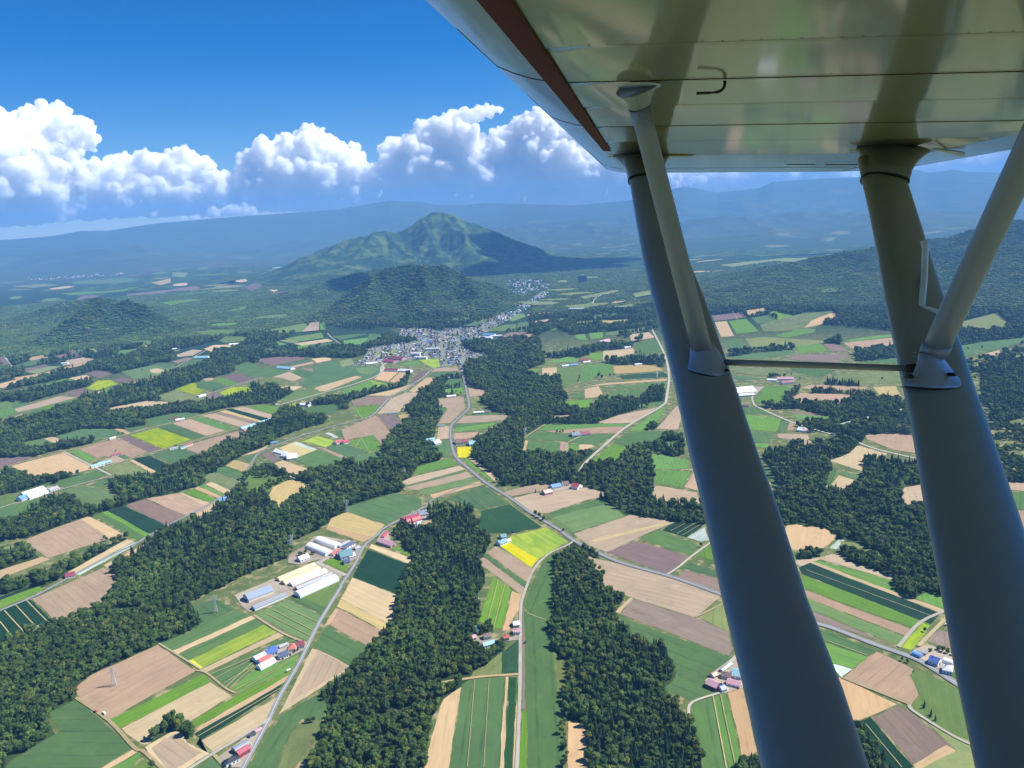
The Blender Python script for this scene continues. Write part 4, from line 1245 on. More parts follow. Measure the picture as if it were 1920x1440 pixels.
def conifer_mesh(name, seed, H=15.0, R=2.6):
    rd = random.Random(seed); V = []; Fc = []
    tiers = 8
    for k in range(tiers):
        z0 = H*(.12+.80*k/tiers); r = R*(1-(k/tiers)**1.15)+.15; zt = z0+H*.19; n = 11; b = len(V)
        V.append(Vector((0, 0, min(zt, H))))
        for i in range(n):
            a = 6.283*i/n+k*.5+rd.uniform(-.15, .15); rr = r*(rd.uniform(.62, .8) if i % 2 else rd.uniform(.95, 1.18)); V.append(Vector((math.cos(a)*rr, math.sin(a)*rr, z0+rd.uniform(-.3, .3)-(0 if i % 2 else .35))))
        for i in range(n): Fc.append([b, b+1+i, b+1+(i+1) % n])
    for i in range(150):
        k = rd.random()**1.3; z = H*(.12+.82*k); r = R*(1-k**1.15)*rd.uniform(.8, 1.15)+.1; a = rd.uniform(0, 6.28); p = Vector((math.cos(a)*r, math.sin(a)*r, z)); s = rd.uniform(.25, .55)
        d = Vector((math.cos(a), math.sin(a), -.35)); w = Vector((-math.sin(a), math.cos(a), rd.uniform(-.3, .3))); b = len(V)
        V += [p-d*s, p+w*s*.5, p+d*s, p-w*s*.5]; Fc.append([b, b+1, b+2, b+3])
    me = bpy.data.meshes.new(name); me.from_pydata([tuple(v) for v in V], [], Fc); me.materials.append(m_needle); return me
def trunk_mesh(name, H, r, limbs=4, seed=0):
    rd = random.Random(seed); V = []; Fc = []
    def tube(a, b, ra, rb, n=6):
        d = (b-a).normalized(); u = d.orthogonal().normalized(); w = d.cross(u); o = len(V)
        for p, q in ((a, ra), (b, rb)):
            for i in range(n): V.append(p+(u*math.cos(6.283*i/n)+w*math.sin(6.283*i/n))*q)
        for i in range(n): Fc.append([o+i, o+(i+1) % n, o+n+(i+1) % n, o+n+i])
    tube(Vector((0, 0, -.5)), Vector((0, 0, H*.45)), r, r*.75); tube(Vector((0, 0, H*.45)), Vector((.2, .1, H*.85)), r*.75, r*.25)
    for i in range(limbs):
        a = rd.uniform(0, 6.28); z = H*rd.uniform(.3, .55); tube(Vector((0, 0, z)), Vector((math.cos(a)*H*.2, math.sin(a)*H*.2, z+H*.2)), r*.45, r*.15, 5)
    me = bpy.data.meshes.new(name); me.from_pydata([tuple(v) for v in V], [], Fc); me.materials.append(m_bark); return me
CR = [crown_mesh('crown', 10+i, H=11+i % 3, R=3.9+.35*(i % 4), leaves=420, mat=m_leaf, lumps=7+i % 3) for i in range(7)]
CN = [conifer_mesh('crown', 40+i, H=14+i, R=2.5+.2*i) for i in range(4)]
BU = [crown_mesh('crown', 70+i, H=4.0, R=2.4, leaves=120, mat=m_bush, lumps=4) for i in range(3)]
TR = [trunk_mesh('trunk', 11, .28, 4, i) for i in range(3)]; TRC = [trunk_mesh('trunk', 14, .2, 0, 9)]
def clump_mesh(name, seed, mat, R=17):
    rd = random.Random(seed); V = []; Fc = []
    for i in range(13):
        a = rd.uniform(0, 6.28); d = R*math.sqrt(rd.random()); r = rd.uniform(3.4, 6.5); c = Vector((math.cos(a)*d, math.sin(a)*d, rd.uniform(5, 9))); b = len(V)
        for v in ICO2[0]: V.append(c+Vector((v.x*r, v.y*r, v.z*r*1.0))*rd.uniform(.8, 1.2))
        Fc += [[b+j for j in f] for f in ICO2[1]]
    me = bpy.data.meshes.new(name); me.from_pydata([tuple(v) for v in V], [], Fc); me.materials.append(mat); return me
CL = [clump_mesh('canopy', 90+i, m_leaf) for i in range(5)]
# sample the woods
def sample(r0, r1, sp):
    n = int(2*r1/sp); xs = np.arange(-r1*.85, r1*.85, sp); ys = np.arange(0, r1, sp); X, Y = np.meshgrid(xs, ys)
    X = X.ravel(); Y = Y.ravel(); X = X+rng.uniform(-.45, .45, X.size)*sp; Y = Y+rng.uniform(-.45, .45, Y.size)*sp
    r = np.hypot(X, Y); k = (r >= r0) & (r < r1) & (np.abs(X) < Y*.80+250); return X[k], Y[k]
LOWZ = 5.0
def wood_points(r0, r1, sp, zlift=LOWZ, hz=False):
    X, Y = sample(r0, r1, sp); h = hills(X, Y) if hz else np.zeros(X.size); h = np.maximum(h, 0)
    px, py, zc = project(np.c_[X, Y, h+zlift]); bx, by, _ = project(np.c_[X, Y, h+.1])
    w = look(wood, px, py); bl = look(block, bx, by); bl2 = look(block, *project(np.c_[X, Y-2.5, h])[:2])
    k = (w > 0) & (bl == 0) & (bl2 == 0)
    return X[k], Y[k], h[k], w[k]
pool = []
for r0, r1, sp, s in ((500, 1500, 6.3, .90), (1500, 3000, 9.0, 1.22), (3000, 4800, 14.0, 1.75)):
    X, Y, h, w = wood_points(r0, r1, sp, hz=r0 >= 3000)
    con = fbm(X/140, Y/140, 3, 21); dens = fbm(X/45, Y/45, 3, 31); r = rng.random(X.size)
    isc = ((np.clip((con-.50)/.25, 0, 1)*.62 > rng.random(X.size)) & (w != 3)) | (w == 2) | ((r < .04) & (w == 1))
    keep = np.where(w == 3, dens+rng.uniform(-.06, .06, X.size) > .53, dens+rng.uniform(-.2, .2, X.size) > .26)
    sc_ = s*rng.uniform(.62, 1.38, X.size)*np.where(w == 3, .75, 1)
    pool += [(X[i], Y[i], h[i], 1 if isc[i] else 0, sc_[i]) for i in np.nonzero(keep)[0]]
for grp in LONE.strip().replace('\n', '|').split('|'):
    c, k, xy, hgt = grp.split(); p = unproj(*Z(c, *pts(xy)[0]))
    pool.append((p.x, p.y, 0.0, 1 if k == 'c' else 0, float(hgt)/(14 if k == 'c' else 11)))
P = np.array(pool); d = np.hypot(P[:, 0], P[:, 1])
px, py, zc = project(P[:, :3]); vis = (px > -10) & (px < 1930) & (py < 1470)
# struts and wing hide part of the woods: the largest trees that show
hid = ((px > 1167+.24*(py-298)) & (px < 1235+.345*(py-298)) & (py > 650)) | ((px > 1614+.2*(py-308)) & (px < 1687+.34*(py-308)) & (py > 650))
order = np.argsort(d + np.where(vis & ~hid, 0, 1e6))
is_c = P[:, 3] == 1
indiv = np.r_[[i for i in order if not is_c[i]][:290], [i for i in order if is_c[i]][:200]]
rest = np.ones(len(P), bool); rest[indiv] = False
def wood_name(x, y):
    px, py, _ = project(np.array([[x, y, 0.0]]))
    px, py = px[0], py[0]
    if px < 380: return 'in the left wood beside the big green field'
    if px < 1000: return 'in the central wood beside the long tan field'
    if px < 1345: return 'in the wood between the long lane and the front strut'
    return 'near the farmland seen between and behind the struts'
nb = 0
for i in indiv:
    x, y, z, c, s = P[i]; wn = wood_name(x, y)
    if c:
        o = empty('conifer_tree', (x, y, z), 'dark pointed conifer '+wn, 'tree', 'conifers '+wn, rng.uniform(0, 6.28))
        parts = (('trunk', TRC[0]), ('crown', CN[nb % 4]))
    else:
        o = empty('broadleaf_tree', (x, y, z), 'round green broadleaf tree '+wn, 'tree', 'broadleaf trees '+wn, rng.uniform(0, 6.28))
        parts = (('trunk', TR[nb % 3]), ('crown', CR[nb % 7]))
    o.scale = (s, s, s*rng.uniform(.85, 1.15)); nb += 1
    for nme, me in parts:
        q = bpy.data.objects.new(nme, me); COL.objects.link(q); q.parent = o
def proto_collection(name, meshes, trunks=None):
    c = bpy.data.collections.new(name)
    for i, me in enumerate(meshes):
        q = bpy.data.objects.new('%s_%02d' % (name, i), me); c.objects.link(q)
    return c
def forest(name, label, cat, X, Y, Zz, S, coll, nvar, zs=1.0, seed=1):
    rg = np.random.default_rng(seed); n = len(X); me = bpy.data.meshes.new(name); me.vertices.add(n)
    me.vertices.foreach_set('co', np.c_[X, Y, Zz].astype(np.float32).ravel())
    a = me.attributes.new('rot', 'FLOAT_VECTOR', 'POINT'); a.data.foreach_set('vector', np.c_[rg.uniform(-.06, .06, n), rg.uniform(-.06, .06, n), rg.uniform(0, 6.28, n)].astype(np.float32).ravel())
    a = me.attributes.new('scl', 'FLOAT_VECTOR', 'POINT'); a.data.foreach_set('vector', np.c_[S, S, S*zs*rg.uniform(.85, 1.2, n)].astype(np.float32).ravel())
    a = me.attributes.new('idx', 'INT', 'POINT'); a.data.foreach_set('value', rg.integers(0, nvar, n).astype(np.int32))
    me.update(); o = bpy.data.objects.new(name, me); COL.objects.link(o); o['kind'] = 'stuff'; o['label'] = label; o['category'] = cat
    ng = bpy.data.node_groups.new(name, 'GeometryNodeTree'); ng.interface.new_socket('Geometry', in_out='INPUT', socket_type='NodeSocketGeometry'); ng.interface.new_socket('Geometry', in_out='OUTPUT', socket_type='NodeSocketGeometry')
    gi = ng.nodes.new('NodeGroupInput'); go = ng.nodes.new('NodeGroupOutput'); ip = ng.nodes.new('GeometryNodeInstanceOnPoints'); ci = ng.nodes.new('GeometryNodeCollectionInfo')
    ci.inputs['Collection'].default_value = coll; ci.inputs['Separate Children'].default_value = True; ci.inputs['Reset Children'].default_value = True
    mp = ng.nodes.new('GeometryNodeMeshToPoints')
    def attr(nm, dt):
        q = ng.nodes.new('GeometryNodeInputNamedAttribute'); q.data_type = dt; q.inputs[0].default_value = nm; return [s for s in q.outputs if s.enabled and s.name == 'Attribute'][0]
    l = ng.links.new
    l(gi.outputs[0], mp.inputs['Mesh']); l(mp.outputs[0], ip.inputs['Points']); l(ci.outputs[0], ip.inputs['Instance']); ip.inputs['Pick Instance'].default_value = True
    l(attr('idx', 'INT'), ip.inputs['Instance Index']); l(attr('rot', 'FLOAT_VECTOR'), ip.inputs['Rotation']); l(attr('scl', 'FLOAT_VECTOR'), ip.inputs['Scale']); l(ip.outputs[0], go.inputs[0])
    md = o.modifiers.new('scatter', 'NODES'); md.node_group = ng; return o
cb, cc, cl = proto_collection('broad', CR), proto_collection('needle', CN), proto_collection('canopy', CL)
B = P[rest & ~is_c]; C = P[rest & is_c]
forest('broadleaf_forest', 'mass of round green broadleaf trees filling the woods between the fields', 'forest', B[:, 0], B[:, 1], B[:, 2], B[:, 4], cb, 7)
forest('conifer_forest', 'dark pointed conifers standing in stands within the woods', 'forest', C[:, 0], C[:, 1], C[:, 2], C[:, 4], cc, 4, seed=2)
X, Y, h, w = wood_points(4800, 9000, 19.0, 4, True)
forest('far_woodland', 'far wooded plain and hills covered with small dark tree crowns', 'forest', X, Y, h-3, rng.uniform(.5, .85, X.size), cl, 5, seed=3)
# rough scrub along the verges
# ------------------------------------------------------------------ buildings
PAL = {'steel': (.22,.30,.42), 'cream': (.70,.64,.50), 'slate': (.24,.27,.32), 'white': (.80,.79,.76), 'straw': (.72,.56,.22), 'grey': (.36,.37,.38), 'red': (.52,.07,.05),
 'teal': (.10,.28,.30), 'navy': (.05,.08,.20), 'blue': (.04,.14,.50), 'azure': (.10,.32,.62), 'aqua': (.22,.52,.60), 'orange': (.68,.15,.06), 'maroon': (.30,.04,.06), 'crimson': (.50,.03,.06), 'black': (.025,.028,.04),
 'silver': (.62,.66,.70), 'pink': (.62,.28,.32), 'brown': (.22,.13,.10), 'sand': (.58,.46,.32), 'rust': (.50,.22,.12)}
PAL = {k: tuple(.72*c+.28*(.3*v[0]+.5*v[1]+.2*v[2])*1.0 for c in v) for k, v in PAL.items()}
ROOF = {k: simple(k+' roof sheet', v, .45, var=.1, scale=.4) for k, v in PAL.items()}
WALL = {k: simple(k+' wall', v, .8, var=.08, scale=.5) for k, v in PAL.items()}
m_door = simple('dark doorway', (.03,.03,.035), .7); m_glass = simple('window glass', (.05,.07,.09), .15)
def walls_mesh(L, W, h, style):
    V = []; Fc = []
    x, y = L/2, W/2; V = [(-x,-y,-.2),(x,-y,-.2),(x,y,-.2),(-x,y,-.2),(-x,-y,h),(x,-y,h),(x,y,h),(-x,y,h)]
    Fc = [(0,1,5,4),(1,2,6,5),(2,3,7,6),(3,0,4,7)]
    if style == 'g':
        r = h+W*.27; V += [(-x,0,r),(x,0,r)]; Fc += [(4,8,7),(5,6,9)]
        Fc[1] = (1,2,6,5); 
    return V, Fc
def roof_mesh(L, W, h, style, o=.5):
    x, y = L/2+o, W/2+o
    if style == 'g':
        rr = h+W*.27; e = h-o*.54; th = .25
        V = [(-x,-y,e),(x,-y,e),(x,0,rr),(-x,0,rr),(x,y,e),(-x,y,e)]; V += [(a,b,c+th) for a,b,c in V]
        return V, [(6,7,8,9),(9,8,10,11),(0,3,2,1),(3,5,4,2),(0,1,7,6),(5,11,10,4),(0,6,9,3),(3,9,11,5),(1,2,8,7),(2,4,10,8)]
    if style == 'h':
        e = h; k = min(y, x)*.98; rr = h+W*.28
        V = [(-x,-y,e),(x,-y,e),(x,y,e),(-x,y,e),(-x+k,0,rr),(x-k,0,rr)]
        return V, [(0,1,5,4),(1,2,5),(2,3,4,5),(3,0,4),(3,2,1,0)]
    if style == 'b':
        V = []; Fc = []; n = 10; top = max(W*.36, 1.5)
        for sx in (-x, x):
            for i in range(n+1):
                a = math.pi*i/n; V.append((sx, -math.cos(a)*y, h*.5+math.sin(a)*top))
        for i in range(n): Fc.append((i, n+1+i, n+2+i, i+1))
        Fc += [tuple(range(n, -1, -1)), tuple(range(n+1, 2*n+2))]
        return V, Fc
    V = [(-x,-y,h),(x,-y,h),(x,y,h),(-x,y,h),(-x,-y,h+.8),(x,-y,h+.8),(x,y,h+.8),(-x,y,h+.8)]
    return V, [(3,2,1,0),(4,5,6,7),(0,1,5,4),(1,2,6,5),(2,3,7,6),(3,0,4,7)]
def box(x0, x1, y0, y1, z0, z1):
    return [(x0,y0,z0),(x1,y0,z0),(x1,y1,z0),(x0,y1,z0),(x0,y0,z1),(x1,y0,z1),(x1,y1,z1),(x0,y1,z1)], [(0,3,2,1),(4,5,6,7),(0,1,5,4),(1,2,6,5),(2,3,7,6),(3,0,4,7)]
names = {'barn':'barn','shed':'shed','house':'house','greenhouse':'greenhouse','hut':'hut','farmhouse':'farmhouse','cottage':'cottage','warehouse':'warehouse','block':'block','hall':'hall','factory':'factory','depot':'depot'}
bl_pts = []
for line in BUILDINGS.strip().splitlines():
    head, label = line.split('|'); t_ = head.split(); c = t_[0]; h = float(t_[4]); style, rc, wc = t_[5:8]
    q = [unproj(*Z(c, *pts(v)[0]), z=h*.9) for v in t_[1:4]]; q = [Vector((a.x, a.y)) for a in q]
    u = (q[1]-q[0]); L = u.length; u.normalize(); nrm = Vector((-u.y, u.x)); wv = (q[2]-q[0]).dot(nrm); W = min(max(abs(wv), 5.5), 42 if style != 'f' else 60)
    L = max(L, W*.8 if L < W else 6)
    if q[0].length > 2200: W = max(min(W, L*.36), 7)
    ctr = (q[0]+q[1])/2+nrm*(W/2 if wv > 0 else -W/2); rz = math.atan2(u.y, u.x)
    words = label.replace(',', ' ').split(); kind = next((w.rstrip('s') for w in words if w.rstrip('s') in names), 'house')
    label = label.replace('group-size silver', 'broad silver').replace('strutside farm', 'farm beside the front strut')
    ob = empty({'block': 'apartment_block', 'hall': 'town_hall_building', 'hut': 'farm_hut', 'shed': 'farm_shed', 'house': 'farm_house'}.get(kind, kind), (ctr.x, ctr.y, 0), label, {'block': 'building', 'hall': 'building', 'depot': 'building'}.get(kind, kind), None, rz)
    hw = h*.5 if style == 'b' else h
    Vv, Fc = walls_mesh(L, W, hw, style); mesh_obj('wall', Vv, Fc, WALL[wc], ob)
    Vv, Fc = roof_mesh(L, W, h, style, .12 if style == 'b' else .5); ro = mesh_obj('roof', Vv, Fc, ROOF[rc], ob, loc=(0, 0, .01), smooth=False)
    if ctr.length < 2600:
        dw = min(W*.3, 2.6); dh = min(h*.62, 3.4)
        for sx in (1, -1):
            Vv, Fc = box(sx*(L/2+.04)-.05, sx*(L/2+.04)+.05, -dw, dw, 0, dh) ; mesh_obj('door', Vv, Fc, m_door, ob)
            if style in 'bg' and L > 30: continue
            break
        if style in 'gh' and L < 34:
            for sx in (-.28, .05, .32):
                for sy in (1, -1):
                    Vv, Fc = box(L*sx-.9, L*sx+.9, sy*(W/2+.03)-.04, sy*(W/2+.03)+.04, h*.35, h*.7); mesh_obj('window', Vv, Fc, m_glass, ob)
    if style in 'gh' and kind in ('house', 'farmhouse', 'cottage') and ctr.length < 2600:
        Vv, Fc = box(-L*.2-.4, -L*.2+.4, -W*.1-.4, -W*.1+.4, h+.5, h+W*.27+1.4); mesh_obj('chimney', Vv, Fc, WALL['brown'], ro)
    bl_pts.append((ctr.x, ctr.y, max(L, W)/2+3))
# hotel tower, far right of the mountain
p = unproj(*Z('J', 1777, 541)); T = empty('hotel_tower', (p.x, p.y, 0), 'tall grey hotel tower standing alone in the far woods right of the mountain', 'building')
Vv, Fc = box(-38, 38, -9, 9, 0, 66); mesh_obj('wall', Vv, Fc, WALL['slate'], T)
Vv, Fc = box(-39, 39, -10, 10, 66.01, 68); mesh_obj('roof', Vv, Fc, ROOF['grey'], T); Vv, Fc = box(-12, 12, -6, 6, 68.01, 74); mesh_obj('penthouse', Vv, Fc, WALL['silver'], T)
for k in range(8):
    Vv, Fc = box(-36, 36, -9.3, -9.02, 5+k*7.6, 8.5+k*7.6); mesh_obj('window', Vv, Fc, m_glass, T)
# ------------------------------------------------------------------ town houses
def house_mesh(nm, L, W, h, rc, wc, style):
    V1, F1 = walls_mesh(L, W, h, style); V2, F2 = roof_mesh(L, W, h, style, .4); n = len(V1)
    me = bpy.data.meshes.new(nm); me.from_pydata(V1+[(a, b, c+.02) for a, b, c in V2], [], F1+[tuple(i+n for i in f) for f in F2]); me.materials.append(WALL[wc]); me.materials.append(ROOF[rc])
    me.polygons.foreach_set('material_index', [0]*len(F1)+[1]*len(F2)); return me
rcs = ['azure', 'red', 'grey', 'white', 'navy', 'brown', 'aqua', 'silver', 'maroon', 'pink']; wts = [.10, .06, .20, .15, .08, .12, .05, .16, .05, .03]
HM = {r: [house_mesh('town_house', 10+3*k, 8+1.5*k, 5.0+k, r, ['white', 'cream', 'silver'][k], 'ghg'[k]) for k in range(3)] for r in rcs}
def town_pts(T, code, ang_ref, sx, sy, jit=.3, dens=1.0):
    c, rest_ = T.split(' ', 1); P2 = [Z(c, *p) for p in pts(rest_)]; m2 = np.zeros((MH, MW), np.uint8); fill(m2, P2, 1)
    W = np.array([unproj(*p)[:2] for p in P2]); c0 = W.mean(0); R = np.abs(W-c0).max()*1.5
    gx, gy = np.meshgrid(np.arange(-R, R, sx), np.arange(-R, R, sy)); gx = gx.ravel(); gy = gy.ravel()
    # street gaps
    k = (np.mod(np.round(gx/sx), 5) != 0) & (np.mod(np.round(gy/sy), 4) != 0)
    gx = gx[k]+rng.uniform(-jit, jit, k.sum())*sx; gy = gy[k]+rng.uniform(-jit, jit, k.sum())*sy
    ca, sa = math.cos(ang_ref), math.sin(ang_ref); X = c0[0]+gx*ca-gy*sa; Y = c0[1]+gx*sa+gy*ca
    px, py, _ = project(np.c_[X, Y, np.zeros(X.size)]); ok = (look(m2, px, py) == 1) & (look(block, px, py) == 2) & (rng.random(X.size) < dens)
    for bx, by, br in bl_pts:
        ok &= (X-bx)**2+(Y-by)**2 > (br+6)**2
    return X[ok], Y[ok]
a1 = unproj(*Z('Q', 1160, 580)); a2 = unproj(*Z('Q', 1120, 420)); ang = math.atan2(a2.y-a1.y, a2.x-a1.x)-math.pi/2
tx, ty = town_pts(TOWN, 2, ang, 16, 14.5, .28, .62)
d = np.hypot(tx, ty); order = np.argsort(d); stuffV = []; stuffF = []; stuffM = []
m_list = [ROOF[r] for r in rcs]+[WALL['white'], WALL['cream'], WALL['silver']]
def add_stuff(x, y, rz, r, k, s):
    me = HM[r][k]; n = len(stuffV); ca, sa = math.cos(rz)*s, math.sin(rz)*s
    for v in me.vertices: stuffV.append((x+v.co.x*ca-v.co.y*sa, y+v.co.x*sa+v.co.y*ca, v.co.z*s))
    for p_ in me.polygons: stuffF.append(tuple(n+i for i in p_.vertices)); stuffM.append(rcs.index(r) if p_.material_index else len(rcs)+k)
cn = {'azure': 'azure', 'aqua': 'pale aqua', 'navy': 'navy', 'maroon': 'maroon'}
for q, i in enumerate(order):
    r = rcs[rng.choice(len(rcs), p=np.array(wts)/sum(wts))]; k = int(rng.integers(0, 3)); s = rng.uniform(.5, .85); rz = ang+(math.pi/2 if rng.random() < .5 else 0)+rng.uniform(-.08, .08)
    if q < 300:
        o = bpy.data.objects.new('town_house', HM[r][k]); COL.objects.link(o); o.location = (tx[i], ty[i], 0); o.rotation_euler = (0, 0, rz); o.scale = (s, s, s)
        o['label'] = 'small %s roofed house on the near side of the valley town' % cn.get(r, r); o['category'] = 'house'; o['group'] = '%s roofed town houses' % cn.get(r, r)
    else: add_stuff(tx[i], ty[i], rz, r, k, s)
def stuff_houses(name, label):
    me = bpy.data.meshes.new(name); me.from_pydata(stuffV, [], stuffF)
    for m in m_list: me.materials.append(m)
    me.polygons.foreach_set('material_index', stuffM); o = bpy.data.objects.new(name, me); COL.objects.link(o); o['kind'] = 'stuff'; o['label'] = label; o['category'] = 'houses'
    stuffV.clear(); stuffF.clear(); stuffM.clear()
stuff_houses('town_houses', 'packed small houses of the far side of the valley town')
for T, dn, lb, s0 in ((TOWN4, 1.0, 'roadside houses between the valley town and the spa village', .9), (TOWN2, .38, 'pale houses of the spa village at the right foot of the mountain', .95), (TOWN3, .3, 'tiny white houses of the distant town on the left plain', 1.3)):
    x_, y_ = town_pts(T, 2, .3, 60 if T is TOWN3 else 30, 60 if T is TOWN3 else 30, .35, dn)
    for a, b in zip(x_[:1200], y_[:1200]):
        r = ['white', 'silver', 'grey', 'pink', 'brown', 'grey'][rng.integers(0, 6)]; add_stuff(a, b, rng.uniform(0, 3), r, int(rng.integers(0, 3)), s0*rng.uniform(.8, 1.3))
    stuff_houses('village_houses', lb)
# town trees
X = rng.choice(tx, 260)+rng.uniform(-16, 16, 260); Y = rng.choice(ty, 260)
idx = rng.integers(0, len(tx), 800); X = tx[idx]+rng.uniform(-15, 15, 800); Y = ty[idx]+rng.uniform(-15, 15, 800)
forest('garden_trees', 'small garden trees scattered between the houses of the valley town', 'trees', X, Y, np.zeros(800), rng.uniform(.5, 1.0, 800), cb, 7, seed=5)
m_townfloor = crop('town ground', (.24,.23,.20), (.13,.15,.09), .7,.2, 25,.3, (.3,.3,.28))
for T in (TOWN,):
    c, rest_ = T.split(' ', 1); W = [unproj(*Z(c, *p)) for p in pts(rest_)]; ctr = sum(W, Vector())/len(W)
    mesh_obj('town_ground', [(w.x-ctr.x, w.y-ctr.y, 0) for w in W], [list(range(len(W)))], m_townfloor, loc=(ctr.x, ctr.y, .07), kind='structure')
# ------------------------------------------------------------------ pylons
m_galv = simple('galvanised steel', (.42,.45,.46), .5, .3)
def bars(segs_, w):
    V = []; Fc = []
    for a, b in segs_:
        a, b = Vector(a), Vector(b); d = (b-a).normalized(); u = d.orthogonal().normalized()*w/2; v = d.cross(u).normalized()*w/2; o = len(V)
        V += [a-u-v, a+u-v, a+u+v, a-u+v, b-u-v, b+u-v, b+u+v, b-u+v]; Fc += [tuple(o+i for i in f) for f in ((0,3,2,1),(4,5,6,7),(0,1,5,4),(1,2,6,5),(2,3,7,6),(3,0,4,7))]
    return V, Fc
pyl_lab = ['steel lattice pylon standing on the large tan field at the lower left', 'steel lattice pylon on the green field beside the bare yard', 'steel lattice pylon between the wood and the wide green field', 'steel lattice pylon in the wood below the striped fields', 'steel lattice pylon at the wood edge left of the white sheds', 'steel lattice pylon in the cleared strip of the right valley wood', 'steel lattice pylon beside the far right road', 'steel lattice pylon in the dark wood above the white greenhouses']
for q, s in enumerate(PYLONS.split('|')):
    c, xy, top = s.split(); bx, by = pts(xy)[0]; b = unproj(*Z(c, bx, by)); ty_ = Z(c, bx, float(top))[1]
    d = ray(Z(c, bx, 0)[0], ty_); t0 = math.hypot(b.x, b.y)/math.hypot(d.x, d.y); Ht = max(22, CAMZ+d.z*t0)
    o = empty('pylon', (b.x, b.y, 0), pyl_lab[q], 'pylon', None, .4); w = 3.0; tw = .7; lat = []; n = 7
    lev = [(Ht*.98*i/n, w*(1-i/n)+tw*i/n) for i in range(n+1)]
    cor = lambda z, k: [(k, k, z), (-k, k, z), (-k, -k, z), (k, -k, z)]
    for (z0, k0), (z1, k1) in zip(lev, lev[1:]):
        A_, B_ = cor(z0, k0), cor(z1, k1)
        for i in range(4): lat += [(A_[i], B_[i]), (A_[i], B_[(i+1) % 4]), (B_[i], B_[(i+1) % 4])]
    V, Fc = bars(lat, .26); mesh_obj('lattice_tower', V, Fc, m_galv, o)
    for f in (.72, .84, .95):
        z = Ht*f; V, Fc = bars([((-5.5, 0, z), (5.5, 0, z)), ((-5.5, 0, z), (0, .6, z+1.6)), ((5.5, 0, z), (0, .6, z+1.6))], .22); mesh_obj('cross_arm', V, Fc, m_galv, o)
# mast on the village hill
mp_ = at_range(788, 498, 5500); hz = float(hills(np.array([mp_.x]), np.array([mp_.y]))[0])
o = empty('radio_mast', (mp_.x, mp_.y, hz), 'red and white radio mast on top of the hill behind the town', 'mast')
V, Fc = bars([((-3,0,0),(0,0,22)),((3,0,0),(0,0,22)),((0,3,0),(0,0,22)),((-2,0,8),(2,0,8)),((-1.2,0,15),(1.2,0,15))], .9); mesh_obj('lattice_tower', V, Fc, ROOF['red'], o); V, Fc = bars([((0,0,22.01),(0,0,36))], 1.2); mesh_obj('antenna', V, Fc, WALL['white'], o)
V, Fc = box(5, 14, -4, 4, -1, 4); mesh_obj('equipment_hut', V, Fc, WALL['white'], o)
# ------------------------------------------------------------------ vehicles
m_tyre = simple('tyre', (.02,.02,.02), .9)
def vehicle(c, xy, yaw, L, H, col, name, label, cat, cabin=True):
    p = unproj(*Z(c, *xy)); o = empty(name, (p.x, p.y, .9), label, cat, None, yaw)
    bm = bmesh.new(); V, Fc = box(-L/2, L/2*.35, -1, 1, .6, H); V2, F2 = box(L/2*.37, L/2, -.95, .95, .6, H*.8)
    mesh_obj('cargo_body' if cabin else 'engine_body', V, Fc, col, o); mesh_obj('cab', V2, F2, ROOF['white'] if cabin else col, o)
    V, Fc = box(L/2-.02, L/2+.04, -.8, .8, H*.48, H*.72); mesh_obj('windscreen', V, Fc, m_glass, o)
    for sx in (-.32, .34):
        for sy in (-1.05, 1.05):
            bm = bmesh.new(); bmesh.ops.create_cone(bm, cap_ends=True, segments=14, radius1=.5, radius2=.5, depth=.3, matrix=Matrix.Translation((L*sx, sy, .5)) @ Matrix.Rotation(math.pi/2, 4, 'X'))
            me = bpy.data.meshes.new('wheel'); bm.to_mesh(me); bm.free(); me.materials.append(m_tyre); w_ = bpy.data.objects.new('wheel', me); COL.objects.link(w_); w_.parent = o
vehicle('A', (575,1145), 2.4, 7, 3.0, WALL['white'], 'truck', 'white truck parked on the dirt track beside the big tan field', 'truck')
vehicle('A', (530,1132), 2.4, 4.5, 2.4, ROOF['red'], 'tractor', 'red tractor on the dirt track behind the white truck', 'tractor', False)
vehicle('C', (250,752), 1.5, 4.5, 2.2, ROOF['black'], 'tractor', 'dark tractor working on the narrow brown strip by the long lane', 'tractor', False)
vehicle('C', (908,194), .3, 5, 2.4, ROOF['red'], 'tractor', 'red tractor at the corner of the purple ploughed field', 'tractor', False)
vehicle('A', (1590,908), .9, 6, 2.8, WALL['cream'], 'truck', 'cream truck by the roadside below the striped crops', 'truck')
vehicle('E', (868,830), .3, 6, 2.6, WALL['white'], 'harvester', 'small white harvester on the wide brown field at the left', 'harvester', False)
vehicle('D', (1395,655), .6, 5, 2.4, WALL['white'], 'truck', 'white truck on the lane left of the rear strut', 'truck')
vehicle('G', (205,668), 1.0, 5, 1.9, WALL['silver'], 'car', 'silver car driving round the main road bend', 'car')
vehicle('F', (1395,402), .8, 6, 2.4, WALL['white'], 'truck', 'white truck on the road below the town', 'truck')
